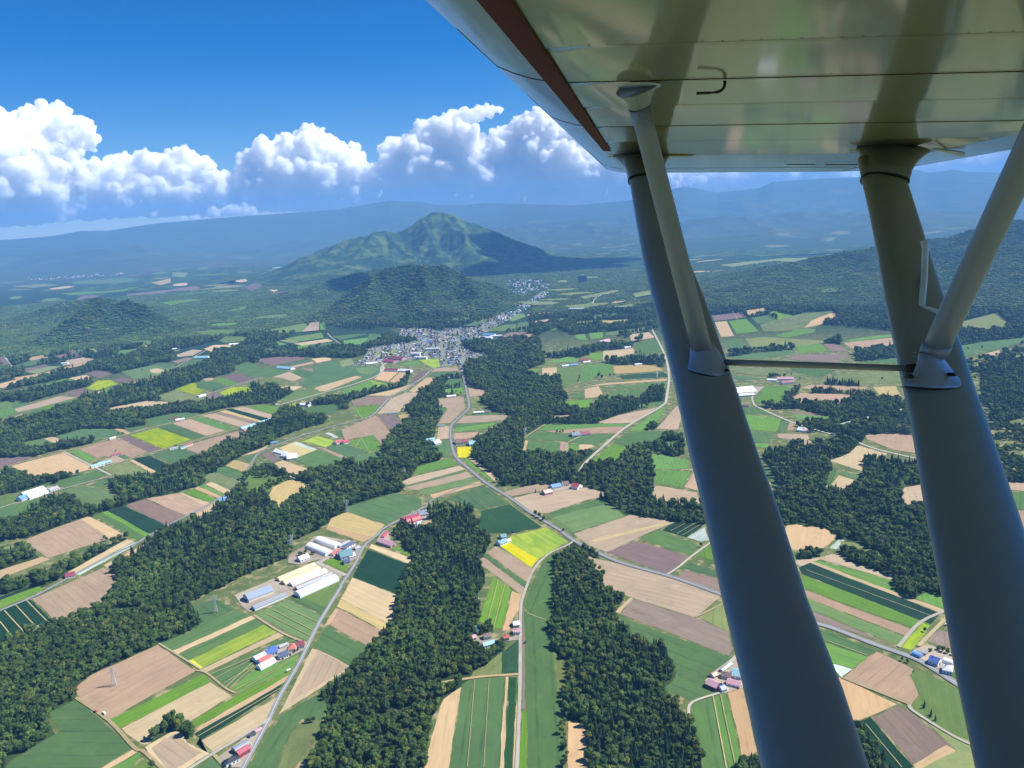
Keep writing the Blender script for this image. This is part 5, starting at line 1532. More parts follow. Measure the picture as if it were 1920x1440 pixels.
# ------------------------------------------------------------------ the aircraft (camera sits in its cabin)
def cpt(px, py, d): return Vector(((px-960)/F*d, (720-py)/F*d, -d))           # camera axes
S_ = Vector(((1206-960)/F, (720-378)/F, -1)).normalized()
C_ = Vector((1, 0, 0)); C_ = (C_-S_*C_.dot(S_)).normalized(); N_ = C_.cross(S_)
if N_.y < 0: N_ = -N_
WH = .235
def W_(px, py, n=0.0):                                                        # meets the wing underside: span, chord
    d = Vector(((px-960)/F, (720-py)/F, -1)); t = (WH+n)/d.dot(N_); p = d*t; return p.dot(S_), p.dot(C_)
def wing(s, c, n=0.0): return S_*s + C_*c + N_*(WH+n)
ACO = CAM + Vector((0, -1.0, -.6))
M3 = Matrix((rt, up, -fw)).transposed()
def tw(v): return (CAM + M3 @ v) - ACO
air = empty('light_aircraft', ACO, 'cream high-wing light aircraft seen from its cabin, glossy wing and two grey struts', 'aircraft')
def air_mesh(name, V, Fc, mat, parent=None, smooth=True, kind=None):
    o = mesh_obj(name, [tw(v) for v in V], Fc, mat, parent or air, smooth=smooth)
    return o
def paint(name, col, rough, coat=.6, metal=0, bump=0.0, croughness=.06):
    m, nt, b = new_mat(name); n = N(nt); tc = n('ShaderNodeTexCoord').outputs['Object']
    f = n.noise(tc, 3.0, 5, .65); c = n.mix(n.remap(f, .3, .7), tuple(v*.90 for v in col), col)
    dirt = n.remap(n.noise(tc, 22.0, 4, .7), .62, .75, 0, .22); c = n.mix(dirt, c, tuple(v*.55 for v in col))
    nt.links.new(c, b.inputs['Base Color']); b.inputs['Roughness'].default_value = rough; b.inputs['Metallic'].default_value = metal
    b.inputs['Coat Weight'].default_value = coat; b.inputs['Coat Roughness'].default_value = croughness
    if bump: nt.links.new(n('ShaderNodeBump', {'Height': n.noise(tc, 2.2, 2, .5), 'Strength': 1.0, 'Distance': bump}).outputs[0], b.inputs['Normal']); nt.links.new(n('ShaderNodeBump', {'Height': n.noise(tc, 2.2, 2, .5), 'Strength': 1.0, 'Distance': bump}).outputs[0], b.inputs['Coat Normal'])
    return m
m_wing = paint('cream wing enamel', (.245,.25,.12), .32, .9, 0, .0010, .075)
m_red = paint('dark red enamel', (.085,.006,.010), .6, .0); m_red.node_tree.nodes['Principled BSDF'].inputs['Specular IOR Level'].default_value = .12
m_strut = paint('grey strut enamel', (.37,.375,.37), .44, .4, 0, 0, .22)
m_strut2 = paint('olive grey strut enamel', (.33,.335,.31), .44, .4, 0, 0, .2)
m_cuff = paint('silver grey enamel', (.46,.50,.60), .38, .3, .2)
m_jury = paint('light grey strut enamel', (.30,.34,.40), .40, .4, .1, 0, .2)
m_rub = simple('black rubber', (.012,.012,.013), .6, var=.02); m_steel = simple('dark steel', (.06,.055,.05), .45, .6, .05)
# planform from the photo
le = [W_(*p, n=.035) for p in ((804,0), (905,95), (1006,199), (1090,277), (1136,315))]
k1, b1 = np.polyfit([p[0] for p in le], [p[1] for p in le], 1)
te = [W_(*p, n=.02) for p in ((1905,280), (1822,293), (1762,306), (1689,317))]
k2, b2 = np.polyfit([p[0] for p in te], [p[1] for p in te], 1)
s_tip = W_(1390, 324)[0]
s_brk = W_(1430, 290)[0]
seams = [.12, .45, .80] + [W_(1500, y)[0] for y in (75, 145, 193, 233, 262)] + [s_brk]
seams = sorted(set(round(x, 4) for x in seams if x > 0)); seams = [s for i, s in enumerate(seams) if i == 0 or s-seams[i-1] > .12]
out_se = list(np.linspace(s_brk, s_tip, 4)); amp = .0032
def chord_n(u):                                      # underside section, u: 0 leading edge .. 1 trailing edge
    if u < .08: return .035*(1-u/.08)**2
    if u > .80: return .02*((u-.80)/.20)
    return 0
def bay(s, u, edges, k=.034):                        # each skin bay rises steeply at its near edge, then falls gently outward
    damp = min(1, max(0, (u-.07)/.07), max(0, (.797-u)/.05))
    for a, b in zip(edges, edges[1:]):
        if a <= s <= b:
            t = (s-a)/(b-a); A = k*(b-a); r = .16
            v = math.sin(t/r*math.pi/2) if t < r else 1-(t-r)/(1-r)
            return A*v*damp
    return 0
def wing_sheet(sa, sb, u0, u1, nu, stepn=0.0, k=.034):
    V = []; Fc = []; tt = [0, .02, .05, .09, .13, .16, .2, .3, .45, .6, .75, .9, 1]
    for t in tt:
        s = sa+(sb-sa)*t; c0, c1 = k1*s+b1, k2*s+b2
        for j in range(nu+1):
            u = u0+(u1-u0)*j/nu; c = c0+(c1-c0)*u
            V.append(wing(s, c, chord_n(u)+bay(s, u, (sa, sb), k)+stepn))
    for i in range(len(tt)-1):
        for j in range(nu): q = i*(nu+1)+j; Fc.append((q, q+1, q+nu+2, q+nu+1))
    return V, Fc
wv, wf = [], []
def addp(V, Fc):
    n = len(wv); wv.extend(V); wf.extend(tuple(n+i for i in f) for f in Fc)
allse = seams
for i, (a, b) in enumerate(zip(allse, allse[1:])): addp(*wing_sheet(a, b, 0, .797, 40, 0 if i % 2 == 0 else .0012))
for i, (a, b) in enumerate(zip(out_se, out_se[1:])): addp(*wing_sheet(a, b, 0, .797, 40, .004+.0012*(i % 2), .012))
wg = air_mesh('wing', wv, wf, m_wing)
# aileron and flap along the trailing edge
V1, F1 = wing_sheet(seams[0], s_brk*.62, .799, 1, 8, .0015, .0); air_mesh('flap', V1, F1, m_wing, wg)
V1, F1 = wing_sheet(s_brk*.625, s_tip*.97, .799, 1, 8, .0015, .0); air_mesh('aileron', V1, F1, m_wing, wg)
# upper skin, leading edge nose and tip closing the wing
V, Fc = [], []; ss = [seams[0], 1, 2, 3, s_brk, s_tip]; prof = [(0, .035), (.006, .07), (.03, .12), (.10, .165), (.25, .20), (.45, .19), (.7, .12), (1, .026)]
for s in ss:
    c0, c1 = k1*s+b1, k2*s+b2
    for u, n_ in prof: V.append(wing(s, c0+(c1-c0)*u, n_))
for i in range(len(ss)-1):
    for j in range(len(prof)-1): q = i*len(prof)+j; Fc.append((q, q+len(prof), q+len(prof)+1, q+1))
air_mesh('upper_skin', V, Fc, m_wing, wg)
V, Fc = [], []; nn = 20
for j in range(nn+1):
    u = j/nn; c0, c1 = k1*s_tip+b1, k2*s_tip+b2; c = c0+(c1-c0)*u; top = np.interp(u, [p[0] for p in prof], [p[1] for p in prof]); bot = chord_n(u)+.004
    for k in range(5):
        f = k/4; bul = .07*math.sin(math.pi*f)*min(1, 6*u+.15, 4*(1-u)+.1); V.append(wing(s_tip+bul, c, bot+(top-bot)*f))
for j in range(nn):
    for k in range(4): q = j*5+k; Fc.append((q, q+5, q+6, q+1))
air_mesh('wing_tip', V, Fc, m_wing, wg)
# red stripe under the leading edge
V, Fc = [], []
L0, L1, R0, R1 = W_(893, 0), W_(1131, 283), W_(962, 0), W_(1146, 283)
def at_s(A, B, s): t = (s-A[0])/(B[0]-A[0]); return A[1]+(B[1]-A[1])*t
NS, NC = 160, 10
for i in range(NS+1):
    s = seams[0]+(L1[0]-seams[0])*i/NS
    for q in range(NC+1):
        f = q/NC; c = at_s(L0, L1, s)*(1-f)+at_s(R0, R1, s)*f; u = (c-(k1*s+b1))/((k2-k1)*s+b2-b1)
        V.append(wing(s, c, chord_n(max(u, 0))+bay(s, u, allse)-.0035))
for i in range(NS):
    for k in range(NC): q = i*(NC+1)+k; Fc.append((q, q+1, q+NC+2, q+NC+1))
air_mesh('red_stripe', V, Fc, m_red, wg)
# seam sealant lines with rivets
V, Fc = [], []
for s in allse[1:-1]+[s_brk]:
    c0, c1 = k1*s+b1, k2*s+b2; n = len(V); m = 30
    for j in range(m+1):
        u = .14+.655*j/m; c = c0+(c1-c0)*u; V += [wing(s-.0016, c, -.0015), wing(s+.0016, c, -.0015)]
    for j in range(m): q = n+2*j; Fc.append((q, q+1, q+3, q+2))
for s in allse[1:]:
    c0, c1 = k1*s+b1, k2*s+b2
    for side in (-.012, .012):
        for j in range(46):
            u = .10+.69*j/45; c = c0+(c1-c0)*u; z = bay(s+side, u, allse+[s_tip]); r = .0019; n = len(V)
            V += [wing(s+side+math.sin(a)*r, c+math.cos(a)*r, z-.0006) for a in (0, 1.05, 2.09, 3.14, 4.19, 5.24)]+[wing(s+side, c, z-.0016)]
            Fc += [(n+i, n+(i+1) % 6, n+6) for i in range(6)]
air_mesh('skin_seam', V, Fc, simple('seam', (.25,.25,.2), .6), wg)
def loft(rings, n=28, close=True, sharp=1.0):
    """rings: (centre, half width vector, half thickness vector); an oval section drawn out to a tail"""
    V, Fc = [], []
    for c, a, b in rings:
        for i in range(n):
            t = 2*math.pi*i/n; x = math.cos(t); y = math.sin(t); y *= (1-.28*x*sharp); V.append(c+a*x+b*y)
    for r in range(len(rings)-1):
        for i in range(n): p = r*n+i; q = r*n+(i+1) % n; Fc.append((p, q, q+n, p+n))
    if close: Fc += [tuple(range(n-1, -1, -1)), tuple(range((len(rings)-1)*n, len(rings)*n))]
    return V, Fc
def interp_d(y, y0, d0, y1, d1): t = (y-y0)/(y1-y0); return 1/(1/d0+(1/d1-1/d0)*t)
def strut(name, edges, d0, d1, y0, y1, mat, thick=.052):
    rings = []; prev = None; ed = sorted(edges)
    C = [cpt((l+r)/2, y, interp_d(y, y0, d0, y1, d1)) for y, l, r in ed]; ax = (C[-1]-C[0]).normalized()
    for (y, l, r), c in zip(ed, C):
        d = interp_d(y, y0, d0, y1, d1); w = (r-l)/2*d/F; a = C_-ax*C_.dot(ax); a.normalize(); b = ax.cross(a).normalized()
        vis = abs((a.x))or 1; rings.append((c, a*(w/vis*.985), b*(thick/2)))
    V, Fc = loft(rings); return air_mesh(name, V, Fc, mat), rings, ax
sA = W_(1203, 288); dA = -wing(*sA).z; sB = W_(1652, 281); dB = -wing(*sB).z
fr = [(298,1167,1238),(340,1180,1250),(420,1193,1271),(490,1206,1292),(560,1223,1321),(650,1247,1353),(740,1268,1384),(850,1292,1421),(950,1317,1458),(1120,1353,1512),(1290,1394,1579),(1440,1427,1629),(1640,1475,1700)]
rr_ = [(300,1612,1685),(340,1620,1697),(400,1634,1716),(490,1652,1744),(560,1664,1767),(623,1677,1788),(720,1698,1819),(800,1716,1847),(950,1742,1897),(1120,1776,1951),(1290,1808,2010),(1440,1841,2063),(1640,1885,2136)]
st1, ri1, ax1 = strut('lift_strut', fr, dA, 1.14, 288, 1440, m_strut)
st2, ri2, ax2 = strut('lift_strut', rr_, dB, 1.04, 281, 1440, m_strut2)
dF = lambda y: interp_d(y, 288, dA, 1440, 1.14); dR = lambda y: interp_d(y, 281, dB, 1440, 1.04)
def tube_obj(name, P, R, mat, parent=None, n=16, cap=True):
    V, Fc = [], []
    for i, p in enumerate(P):
        d = (P[min(i+1, len(P)-1)]-P[max(i-1, 0)]).normalized(); u = C_-d*C_.dot(d)
        if u.length < .2: u = N_-d*N_.dot(d)
        u.normalize(); v = d.cross(u); r = R[i] if isinstance(R, list) else R
        for k in range(n): a = 2*math.pi*k/n; V.append(p+u*math.cos(a)*r+v*math.sin(a)*r)
    for i in range(len(P)-1):
        for k in range(n): q = i*n+k; w = i*n+(k+1) % n; Fc.append((q, w, w+n, q+n))
    if cap: Fc += [tuple(range(n-1, -1, -1)), tuple(range((len(P)-1)*n, len(P)*n))]
    return air_mesh(name, V, Fc, mat, parent)
def plate(name, ctr, half_c, half_s, th, mat, parent, n=40, ang=0.0):      # thin oval plate lying on the wing
    V, Fc = [], []; s0, c0 = ctr
    for k, (nz, f) in enumerate(((-.0005, 1.0), (-th, .97), (-th*1.6, .55))):
        for i in range(n):
            t = 2*math.pi*i/n; V.append(wing(s0+math.sin(t)*half_s*f, c0+math.cos(t)*half_c*f, nz))
    for k in range(2):
        for i in range(n): q = k*n+i; w = k*n+(i+1) % n; Fc.append((q, w, w+n, q+n))
    Fc.append(tuple(range(2*n, 3*n))); return air_mesh(name, V, Fc, mat, parent)
# cabin side behind the viewer
V, Fc = [], []; nn = 14
for k in range(nn+1):
    t = k/nn; yy = .42-1.75*t; zz = .42+.22*math.sin(math.pi*t)
    for x in (-1.9, 1.9): V += [Vector((x, yy, zz)), Vector((x, yy, zz+.05))]
for k in range(nn):
    a = k*4; Fc += [(a, a+2, a+6, a+4), (a+1, a+5, a+7, a+3), (a, a+4, a+5, a+1), (a+2, a+3, a+7, a+6)]
air_mesh('cabin_wall', V, Fc, simple('cabin lining', (.22,.23,.25), .8))
# root fairings where the struts meet the wing
for (cx, x0, x1, yb, st, dep, ri, m) in ((1203, 1137, 1303, 292, st1, dA, ri1, m_cuff), (1655, 1580, 1742, 284, st2, dB, ri2, m_strut2)):
    a = W_(x0, yb); b = W_(x1, yb-(0 if cx < 1400 else 8)); mid = ((a[0]+b[0])/2, (a[1]+b[1])/2)
    plate('mounting_plate', mid, (b[1]-a[1])/2, .045, .005, m_wing if cx < 1400 else m_strut2, st)
    rings = []; top = wing(mid[0], W_(cx, yb)[1], -.004); bot, av, bv = ri[1][0], ri[1][1], ri[1][2]
    for f in (0, .1, .22, .4, .65, 1.0):
        g = (1-f)**2.6; rings.append((top.lerp(bot, f), av*(1.05+.75*g), bv*(1.12+.35*g)))
    V, Fc = loft(rings); air_mesh('strut_cuff', V, Fc, m, st)
    c, a_, b_ = rings[-1]; V, Fc = loft([(c.lerp(top, .06), a_*1.03, b_*1.06), (c, a_*1.03, b_*1.06)]); air_mesh('rubber_seal', V, Fc, m_rub, st)
# jury struts
jt = W_(1197, 160); jtop = wing(*jt, n=-.003)
ys = [200, 340, 490, 560, 655]; cx_ = [1199, 1233, 1265, 1293, 1316]; dj0 = -jtop.z; dj1 = dF(655)*.955
P_ = [cpt(x, y, interp_d(y, 160, dj0, 655, dj1)) for x, y in zip(cx_, ys)]
Rj = [w/2/F*(-p.z) for p, w in zip(P_, (37, 37, 36, 38, 38))]
rings = []; axj = (P_[-1]-P_[0]).normalized(); aj = (C_-axj*C_.dot(axj)).normalized(); bj = axj.cross(aj)
for i in range(9):
    y = 196+(655-196)*i/8; x = np.interp(y, ys, cx_); x = 1198+(1316-1198)*(y-196)/(655-196); d_ = interp_d(y, 160, dj0, 655, dj1); r_ = 18.7/F*d_; rings.append((cpt(x, y, d_), aj*r_, bj*r_*.72))
V, Fc = loft(rings, sharp=.6); js1 = air_mesh('jury_strut', V, Fc, m_jury)
plate('mounting_plate', jt, (W_(1240, 157)[1]-W_(1155, 157)[1])/2*1.02, .05, .003, m_cuff, js1)
rg = []; b0 = rings[0][0]
for f in (0, .12, .3, .6, 1.0): g = (1-f)**2; rg.append((jtop.lerp(b0.lerp(rings[1][0], .08), f), aj*(rings[0][1].length*(1.10+1.15*g)), bj*(rings[0][2].length*(1.15+1.2*g))))
V, Fc = loft(rg, sharp=.6); air_mesh('flared_cuff', V, Fc, m_jury, js1)
c, a_, b_ = rg[-1]; V, Fc = loft([(c-axj*.004, a_*1.02, b_*1.02), (c, a_*1.02, b_*1.02)], sharp=.6); air_mesh('rubber_seal', V, Fc, m_rub, js1)
P0, P1 = cpt(1750, 664, dR(664)*.95), wing(*W_(1995, 140), n=-.002); axr = (P1-P0).normalized(); ar = (C_-axr*C_.dot(axr)).normalized(); br = axr.cross(ar); rings2 = []
for i in range(7):
    p = P0.lerp(P1, i/6); r_ = .0285-.001*i/6; rings2.append((p, ar*r_*1.12, br*r_*.75))
V, Fc = loft(rings2, sharp=.6); js2 = air_mesh('jury_strut', V, Fc, m_jury)
V, Fc = loft([(P0.lerp(P1, .045), ar*.0345, br*.024), (P0, ar*.0345, br*.024)], sharp=.6); air_mesh('tube_sleeve', V, Fc, m_jury, js2)
# clamps: saddles that flare from the tube out to the strut
def clamp(name, topc, topw, botl, botr, dtop, dbot, st, tilt, mat, bolts):
    n = 26; rings = []; K = 9
    T0, T1 = Vector(topw[0]), Vector(topw[1]); B0, B1 = Vector(botl), Vector(botr)
    V, Fc = [], []
    for k in range(K):
        f = k/(K-1); g = f**1.9
        l = T0.lerp(B0, g); l.y = T0.y+(B0.y-T0.y)*f; r = T1.lerp(B1, f**tilt); r.y = T1.y+(B1.y-T1.y)*f; dd = dtop+(dbot-dtop)*f
        for i in range(n):
            t = i/(n-1); x = l.x+(r.x-l.x)*t; y = l.y+(r.y-l.y)*t+math.sin(math.pi*t)*(3.5*f); bulge = math.sin(math.pi*t)**.7*(.030*(1-f)+.034*f)
            V.append(cpt(x, y, dd-bulge))
    for k in range(K-1):
        for i in range(n-1): q = k*n+i; Fc.append((q, q+1, q+n+1, q+n))
    nV = len(V); V += [v+Vector((0, 0, -.03)) for v in [V[(K-1)*n+i] for i in range(n)]]+[v+Vector((0, 0, -.03)) for v in [V[i] for i in range(n)]]
    Fc += [((K-1)*n+i, (K-1)*n+i+1, nV+i+1, nV+i) for i in range(n-1)]+[(i+1, i, nV+n+i, nV+n+i+1) for i in range(n-1)]
    o = air_mesh(name, V, Fc, mat, st)
    V2, F2 = [], []
    for i in range(n): q = V[(K-1)*n+i]; V2 += [q+Vector((0, .0012, .0015)), q+Vector((0, -.0022, .001)), q+Vector((0, -.0022, -.03))]
    for i in range(n-1): F2 += [(3*i, 3*i+3, 3*i+4, 3*i+1), (3*i+1, 3*i+4, 3*i+5, 3*i+2)]
    air_mesh('rubber_gasket', V2, F2, m_rub, o)
    for bx, by, bd, r in bolts:
        p = cpt(bx, by, bd); tube_obj('bolt', [p+Vector((0, 0, -.02)), p+Vector((0, 0, .002)), p+Vector((0, 0, .004))], [r, r, r*.7], m_rub, o, 14)
        tube_obj('bolt_head', [p+Vector((.002, -.002, 0)), p+Vector((.002, -.002, .007))], r*.5, m_steel, o, 6)
    return o
d1 = dF(650)*.955+.005; d2 = dF(700)-.026
clamp('clamp_fairing', None, ((1294, 650), (1338, 645)), (1288, 694), (1371, 708), d1, d2, st1, .8, m_cuff, ((1343, 661, d1-.012, .0045), (1363, 694, d2-.006, .0042)))
d3 = dR(665)*.95+.003; d4 = dR(725)-.028
clamp('clamp_fairing', None, ((1722, 660), (1769, 671)), (1695, 724), (1814, 727), d3, d4, st2, 1.1, m_cuff, ((1708, 706, d4-.012, .0055), (1787, 702, d4-.014, .0045)))
q0, q1 = cpt(1350, 679, dF(680)-.03), cpt(1712, 691, dR(691)-.045); tube_obj('cross_rod', [q0.lerp(q1, t) for t in (0, .25, .5, .75, 1)], [6.0/F*(-q0.z), 6.0/F*(-q0.z), .0083, 6.2/F*(-q1.z), 6.2/F*(-q1.z)], m_strut2)
tube_obj('rod_end', [q1.lerp(q0, .03), q1.lerp(q0, -.02)], [.0105, .0125], m_rub, js2)
# tie-down hook
h0 = wing(*W_(1359, 152)); dh = -h0.z
hk = [h0, cpt(1359, 158, dh), cpt(1357, 165, dh), cpt(1352, 170, dh), cpt(1343, 173, dh), cpt(1330, 174.2, dh), cpt(1306, 175, dh)]
tube_obj('tie_down_hook', hk, [.0035, .0031, .0030, .0030, .0029, .0029, .0029], m_steel, wg, 10); p = wing(*W_(1359, 152), n=0); 
# drain tube and hinge line details
a = wing(*W_(1752, 277), n=-.004); b = wing(*W_(1805, 284), n=-.012); tube_obj('drain_tube', [a, a.lerp(b, .6), b], [.004, .010, .013], m_cuff, wg, 12); tube_obj('tube_mouth', [b, b+(b-a).normalized()*.002], [.0095, .0095], m_rub, wg, 12)
for (x0, x1, y) in ((1475, 1528, 308.5), (1548, 1608, 309)):
    a = wing(*W_(x0, y), n=.001); b = wing(*W_(x1, y), n=.001); tube_obj('hinge_rail', [a, b], .0028, m_steel, wg, 8)
for (x, y) in ((1174, 316), (1152, 305), (1140, 290), (1138, 287)):
    a = wing(*W_(x, y), n=.02); tube_obj('rivet', [a, a-N_*.01], .006, m_steel, wg, 8)
# bright L-shaped reflection on the rear strut, put in as a bent white tube
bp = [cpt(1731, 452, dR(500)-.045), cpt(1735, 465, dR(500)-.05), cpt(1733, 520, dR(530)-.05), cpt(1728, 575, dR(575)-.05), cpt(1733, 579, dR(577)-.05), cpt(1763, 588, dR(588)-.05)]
tube_obj('reflection_tube', bp, .0095, simple('reflection white', (.93,.92,.90), .3, var=.02), st2, 10)
# ------------------------------------------------------------------ clouds
ICN2 = (np.array([tuple(v) for v in ico(2)[0]]), np.array(ico(2)[1])); ICN3 = (np.array([tuple(v) for v in ico(3)[0]]), np.array(ico(3)[1]))
def np_mesh(name, VA, FA):
    me = bpy.data.meshes.new(name); me.vertices.add(len(VA)); me.vertices.foreach_set('co', VA.astype(np.float32).ravel()); me.loops.add(FA.size); me.loops.foreach_set('vertex_index', FA.ravel().astype(np.int32))
    me.polygons.add(len(FA)); me.polygons.foreach_set('loop_start', np.arange(0, FA.size, FA.shape[1], dtype=np.int32)); me.polygons.foreach_set('loop_total', np.full(len(FA), FA.shape[1], np.int32)); me.update(calc_edges=True); return me
def cloud(name, label, lumps, rng_m, seed, base=None, voxel=44, detail=1.0, world=None, base_py=None):
    rd = random.Random(seed); sp = []
    if callable(base):
        xs_ = [l[0] for l in lumps]; x_ = min(xs_)
        while x_ <= max(xs_):
            lumps = lumps+[(x_+rd.uniform(-6, 6), base_px(x_, base_py)-rd.uniform(11, 17), rd.uniform(17, 25))]; x_ += 19
    for (px_, py_, r_) in lumps:
        c = world(px_, py_) if world else at_range(px_, py_, rng_m)
        R = r_ if world else r_*rng_m/F
        c = c+Vector((0, rd.uniform(-.2, .6)*R, 0)); sp.append((c, R))
    for c, R in list(sp):
        for k in range(int(16*detail)):
            d = Vector((rd.gauss(0, 1), rd.gauss(0, .8), abs(rd.gauss(0, 1))-.45)).normalized(); r1 = R*rd.uniform(.28, .5); c1 = c+d*R*rd.uniform(.75, 1.0); sp.append((c1, r1))
            for j in range(int(5*detail)):
                d2 = (d+Vector((rd.gauss(0, .8), rd.gauss(0, .8), rd.gauss(0, .8)))).normalized(); sp.append((c1+d2*r1*.9, r1*rd.uniform(.3, .52)))
    VA, FA, n0 = [], [], 0
    for c, R in sp:
        iv, if_ = (ICN3 if R > 500 else ICN2)
        VA.append(iv*np.array([R, R, R*.86])+np.array(c)); FA.append(if_+n0); n0 += len(iv)
    VA = np.concatenate(VA); FA = np.concatenate(FA)
    if base is not None:
        bzz = np.array([base(Vector(v)) for v in VA[::1]]) if callable(base) else np.full(len(VA), base)
        VA[:, 2] = np.where(VA[:, 2] < bzz, bzz-(bzz-VA[:, 2])*.12, VA[:, 2])
    me = np_mesh(name, VA, FA); me.materials.append(m_cloud); o = bpy.data.objects.new(name, me); COL.objects.link(o)
    o['label'] = label; o['category'] = 'cloud'; o['kind'] = 'thing'
    m = o.modifiers.new('join', 'REMESH'); m.mode = 'VOXEL'; m.voxel_size = voxel; m.use_smooth_shade = True
    for i, (sz, st_) in enumerate(((voxel*16, voxel*8), (voxel*6, voxel*5), (voxel*2.6, voxel*1.7))):
        tx_ = bpy.data.textures.new('%s_%d' % (name, i), 'CLOUDS'); tx_.noise_scale = sz; tx_.noise_depth = 2; m = o.modifiers.new('billow', 'DISPLACE'); m.texture = tx_; m.strength = st_; m.mid_level = .5; m.texture_coords = 'GLOBAL'
    return o
m_cloud, nt, b = new_mat('cloud'); nn_ = N(nt); nt.nodes.remove(b)
pvc = nn_('ShaderNodeVolumePrincipled', {'Color': (.999,.999,1,1), 'Density': CLOUD_D, 'Anisotropy': CLOUD_G, 'Absorption Color': (1,1,1,1)})
nt.links.new(pvc.outputs[0], nt.nodes['Material Output'].inputs['Volume'])
RC = 36000
def bz(px_, py_, r=RC): return at_range(px_, py_, r).z
def base_px(x, pp): return pp[0][1]+(pp[1][1]-pp[0][1])*(x-pp[0][0])/(pp[1][0]-pp[0][0])
def slope_base(p0, p1):
    A0, A1 = at_range(p0[0], p0[1], RC), at_range(p1[0], p1[1], RC)
    return lambda co: A0.z+(A1.z-A0.z)*(co.x-A0.x)/(A1.x-A0.x)
cloud('cumulus_cloud', 'tall white cumulus at the left edge with a curled top', [(95,248,34),(130,245,26),(60,262,34),(20,275,38),(155,260,16),(70,300,44),(30,330,56),(-30,340,70),(85,350,40),(60,390,42),(10,395,46),(120,262,20),(-60,280,60)], RC, 1, slope_base((0, 420), (200, 408)), base_py=((0, 420), (200, 408)))
cloud('cumulus_cloud', 'small ragged cloud wisp right of the curled cumulus top', [(150,284,8),(170,282,6),(140,290,7)], RC, 12, None, 38)
cloud('cumulus_cloud', 'long low cumulus bank over the left ranges', [(190,350,30),(230,325,32),(262,318,30),(300,322,34),(335,318,30),(370,320,24),(215,380,28),(270,365,42),(330,368,44),(395,350,36),(430,370,34),(180,372,20),(460,375,30)], RC, 2, slope_base((150, 408), (460, 402)), base_py=((150, 408), (460, 402)))
cloud('cumulus_cloud', 'high peaked cumulus above the big mountain, left half', [(468,315,30),(500,292,28),(540,285,28),(575,275,28),(593,268,22),(620,290,26),(650,300,28),(530,330,46),(590,325,46),(640,340,42),(680,335,26),(480,350,34),(690,350,18),(560,365,34)], RC, 3, slope_base((440, 398), (700, 393)), base_py=((440, 398), (700, 393)))
cloud('cumulus_cloud', 'low bright cloud scrap beneath the long bank', [(370,408,8),(400,402,9),(430,398,9),(455,396,11),(470,398,9),(345,412,6)], RC-3000, 4, None, 38)
cloud('cumulus_cloud', 'broken white cumulus right of the mountain peak', [(745,290,26),(775,275,28),(800,255,24),(830,240,22),(860,225,20),(890,215,16),(915,210,12),(935,207,6),(770,320,42),(830,310,44),(870,275,34),(900,315,38),(740,320,24),(790,350,30),(850,358,24),(735,345,16),(890,358,27),(860,366,25),(922,362,26)], RC, 5, slope_base((720, 392), (920, 390)), base_py=((720, 392), (920, 390)))
cloud('cumulus_cloud', 'large bright cumulus touching the wing edge', [(940,285,28),(965,265,30),(1000,240,26),(1020,225,20),(1045,240,30),(1080,260,36),(1000,290,46),(1060,305,50),(1120,300,46),(1165,320,44),(960,325,36),(1210,335,40),(1100,340,38),(1000,345,32)], RC, 6, slope_base((930, 390), (1180, 382)), base_py=((930, 390), (1180, 382)))
cloud('cumulus_cloud', 'white cloud bank between the two struts under the wing', [(1280,330,16),(1320,325,18),(1365,330,22),(1400,325,20),(1440,315,18),(1490,305,20),(1540,305,20),(1380,345,12),(1240,335,16),(1590,300,20)], RC, 7, slope_base((1250, 368), (1600, 346)), base_py=((1250, 368), (1600, 346)))
cloud('cumulus_cloud', 'pale cloud bank right of the rear strut', [(1700,312,10),(1760,300,14),(1810,293,16),(1860,290,20),(1910,285,24),(1960,285,24),(1890,305,14)], RC, 8, slope_base((1690, 336), (1920, 332)), base_py=((1690, 336), (1920, 332)))
# fair-weather cloud over the big mountain, hidden from here by the wing, which shades the right flank
def wpt(x, y): return Vector((x, y, 2750))
cloud('cumulus_cloud', 'cumulus above the right flank of the mountain, hidden behind the wing', [(2150, 10450, 560), (2700, 10300, 620), (3300, 10500, 560), (2500, 9700, 520), (3000, 9500, 480), (2150,9000,330), (3700,10200,380)], 1, 9, 2500, 60, .8, wpt)
cloud('cumulus_cloud', 'small cumulus above the woods, hidden behind the wing', [(1500, 7000, 330), (1850, 7100, 300), (1150, 7150, 260), (700,7300,240)], 1, 10, 2500, 60, .8, wpt)
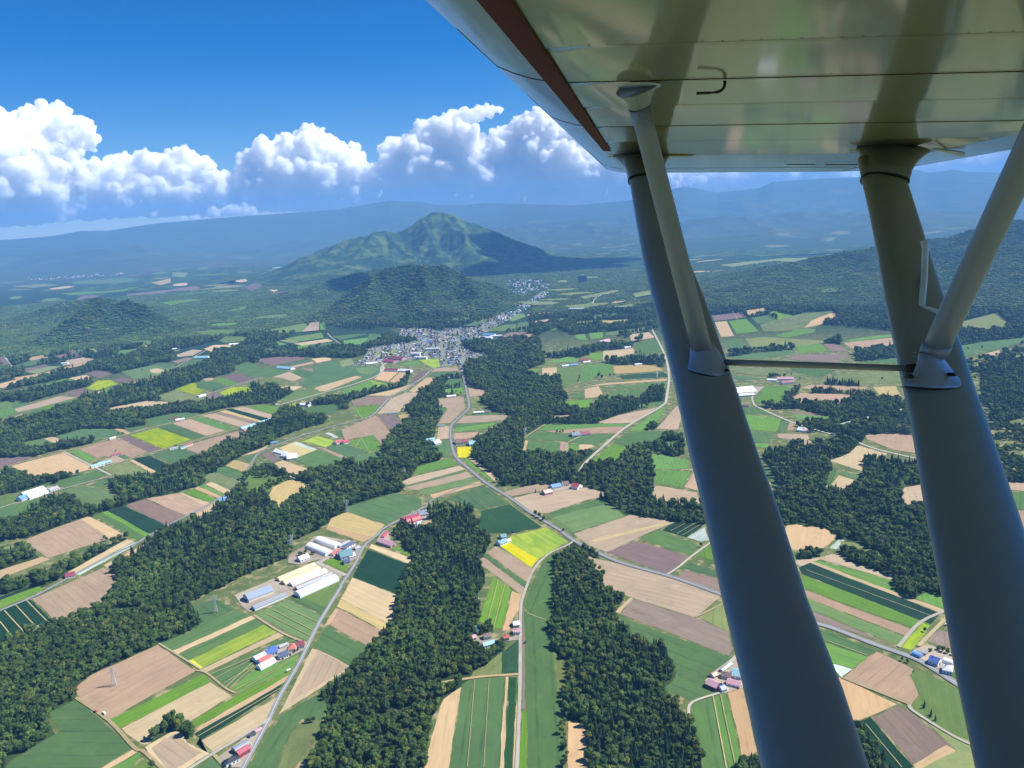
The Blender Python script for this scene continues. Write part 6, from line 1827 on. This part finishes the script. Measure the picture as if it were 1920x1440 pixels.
# ------------------------------------------------------------------ haze
V, Fc = box(-26200, 26200, -6200, 29500, -1.6, 1720)
me = bpy.data.meshes.new('haze'); me.from_pydata(V, [], Fc); hz_ = bpy.data.objects.new('haze', me); COL.objects.link(hz_); hz_['kind'] = 'stuff'; hz_['label'] = 'pale blue air haze lying over the whole landscape'; hz_['category'] = 'haze'
m_hz = bpy.data.materials.new('haze'); m_hz.use_nodes = True; nt = m_hz.node_tree; nt.nodes.remove(nt.nodes['Principled BSDF'])
pv = nt.nodes.new('ShaderNodeVolumePrincipled'); pv.inputs['Color'].default_value = HAZE_COL; pv.inputs['Density'].default_value = HAZE_D; pv.inputs['Anisotropy'].default_value = 0.0
nt.links.new(pv.outputs[0], nt.nodes['Material Output'].inputs['Volume']); me.materials.append(m_hz)
# ------------------------------------------------------------------ light
w = bpy.data.worlds.new('World'); sc.world = w; w.use_nodes = True; nt = w.node_tree; bg = nt.nodes['Background']
sky = nt.nodes.new('ShaderNodeTexSky'); sky.sky_type = 'NISHITA'; sky.sun_disc = False; sky.sun_elevation = SUN_EL; sky.sun_rotation = SUN_AZ; sky.altitude = 1500; sky.air_density = 1.0; sky.dust_density = SKY_DUST; sky.ozone_density = 3.0
gm = nt.nodes.new('ShaderNodeHueSaturation'); gm.inputs['Saturation'].default_value = SKY_SAT; gm.inputs['Hue'].default_value = .512; nt.links.new(sky.outputs[0], gm.inputs['Color']); nW = N(nt); tcw = nW('ShaderNodeTexCoord').outputs['Generated']; sz_ = nW('ShaderNodeSeparateXYZ', {0: tcw}).outputs[2]
land = nW.remap(sz_, -.035, -.002, 1, 0)            # sunlit land beyond the modelled ground, below the horizon
nt.links.new(nW.mix(land, gm.outputs[0], (2.6, 3.0, 3.2)), bg.inputs['Color']); bg.inputs['Strength'].default_value = SKY_S
sd = bpy.data.lights.new('sun', 'SUN'); sd.energy = SUN_E; sd.angle = math.radians(.5); sd.color = (1, .96, .9); so = bpy.data.objects.new('sun', sd); COL.objects.link(so)
sv = Vector((math.sin(SUN_AZ)*math.cos(SUN_EL), math.cos(SUN_AZ)*math.cos(SUN_EL), math.sin(SUN_EL))); so.rotation_euler = sv.to_track_quat('Z', 'Y').to_euler(); so.location = (0, 0, 3000)
vs = sc.view_settings; vs.view_transform = 'Standard'; vs.look = 'None'; vs.exposure = EXPO; vs.gamma = 1; sc.display_settings.display_device = 'sRGB'
cy = sc.cycles; cy.use_denoising = True; cy.max_bounces = max(6, VB); cy.diffuse_bounces = 3; cy.glossy_bounces = 3; cy.transmission_bounces = 3; cy.volume_bounces = VB; cy.transparent_max_bounces = 4; cy.sample_clamp_indirect = 8
cy.use_adaptive_sampling = True; cy.adaptive_threshold = .01
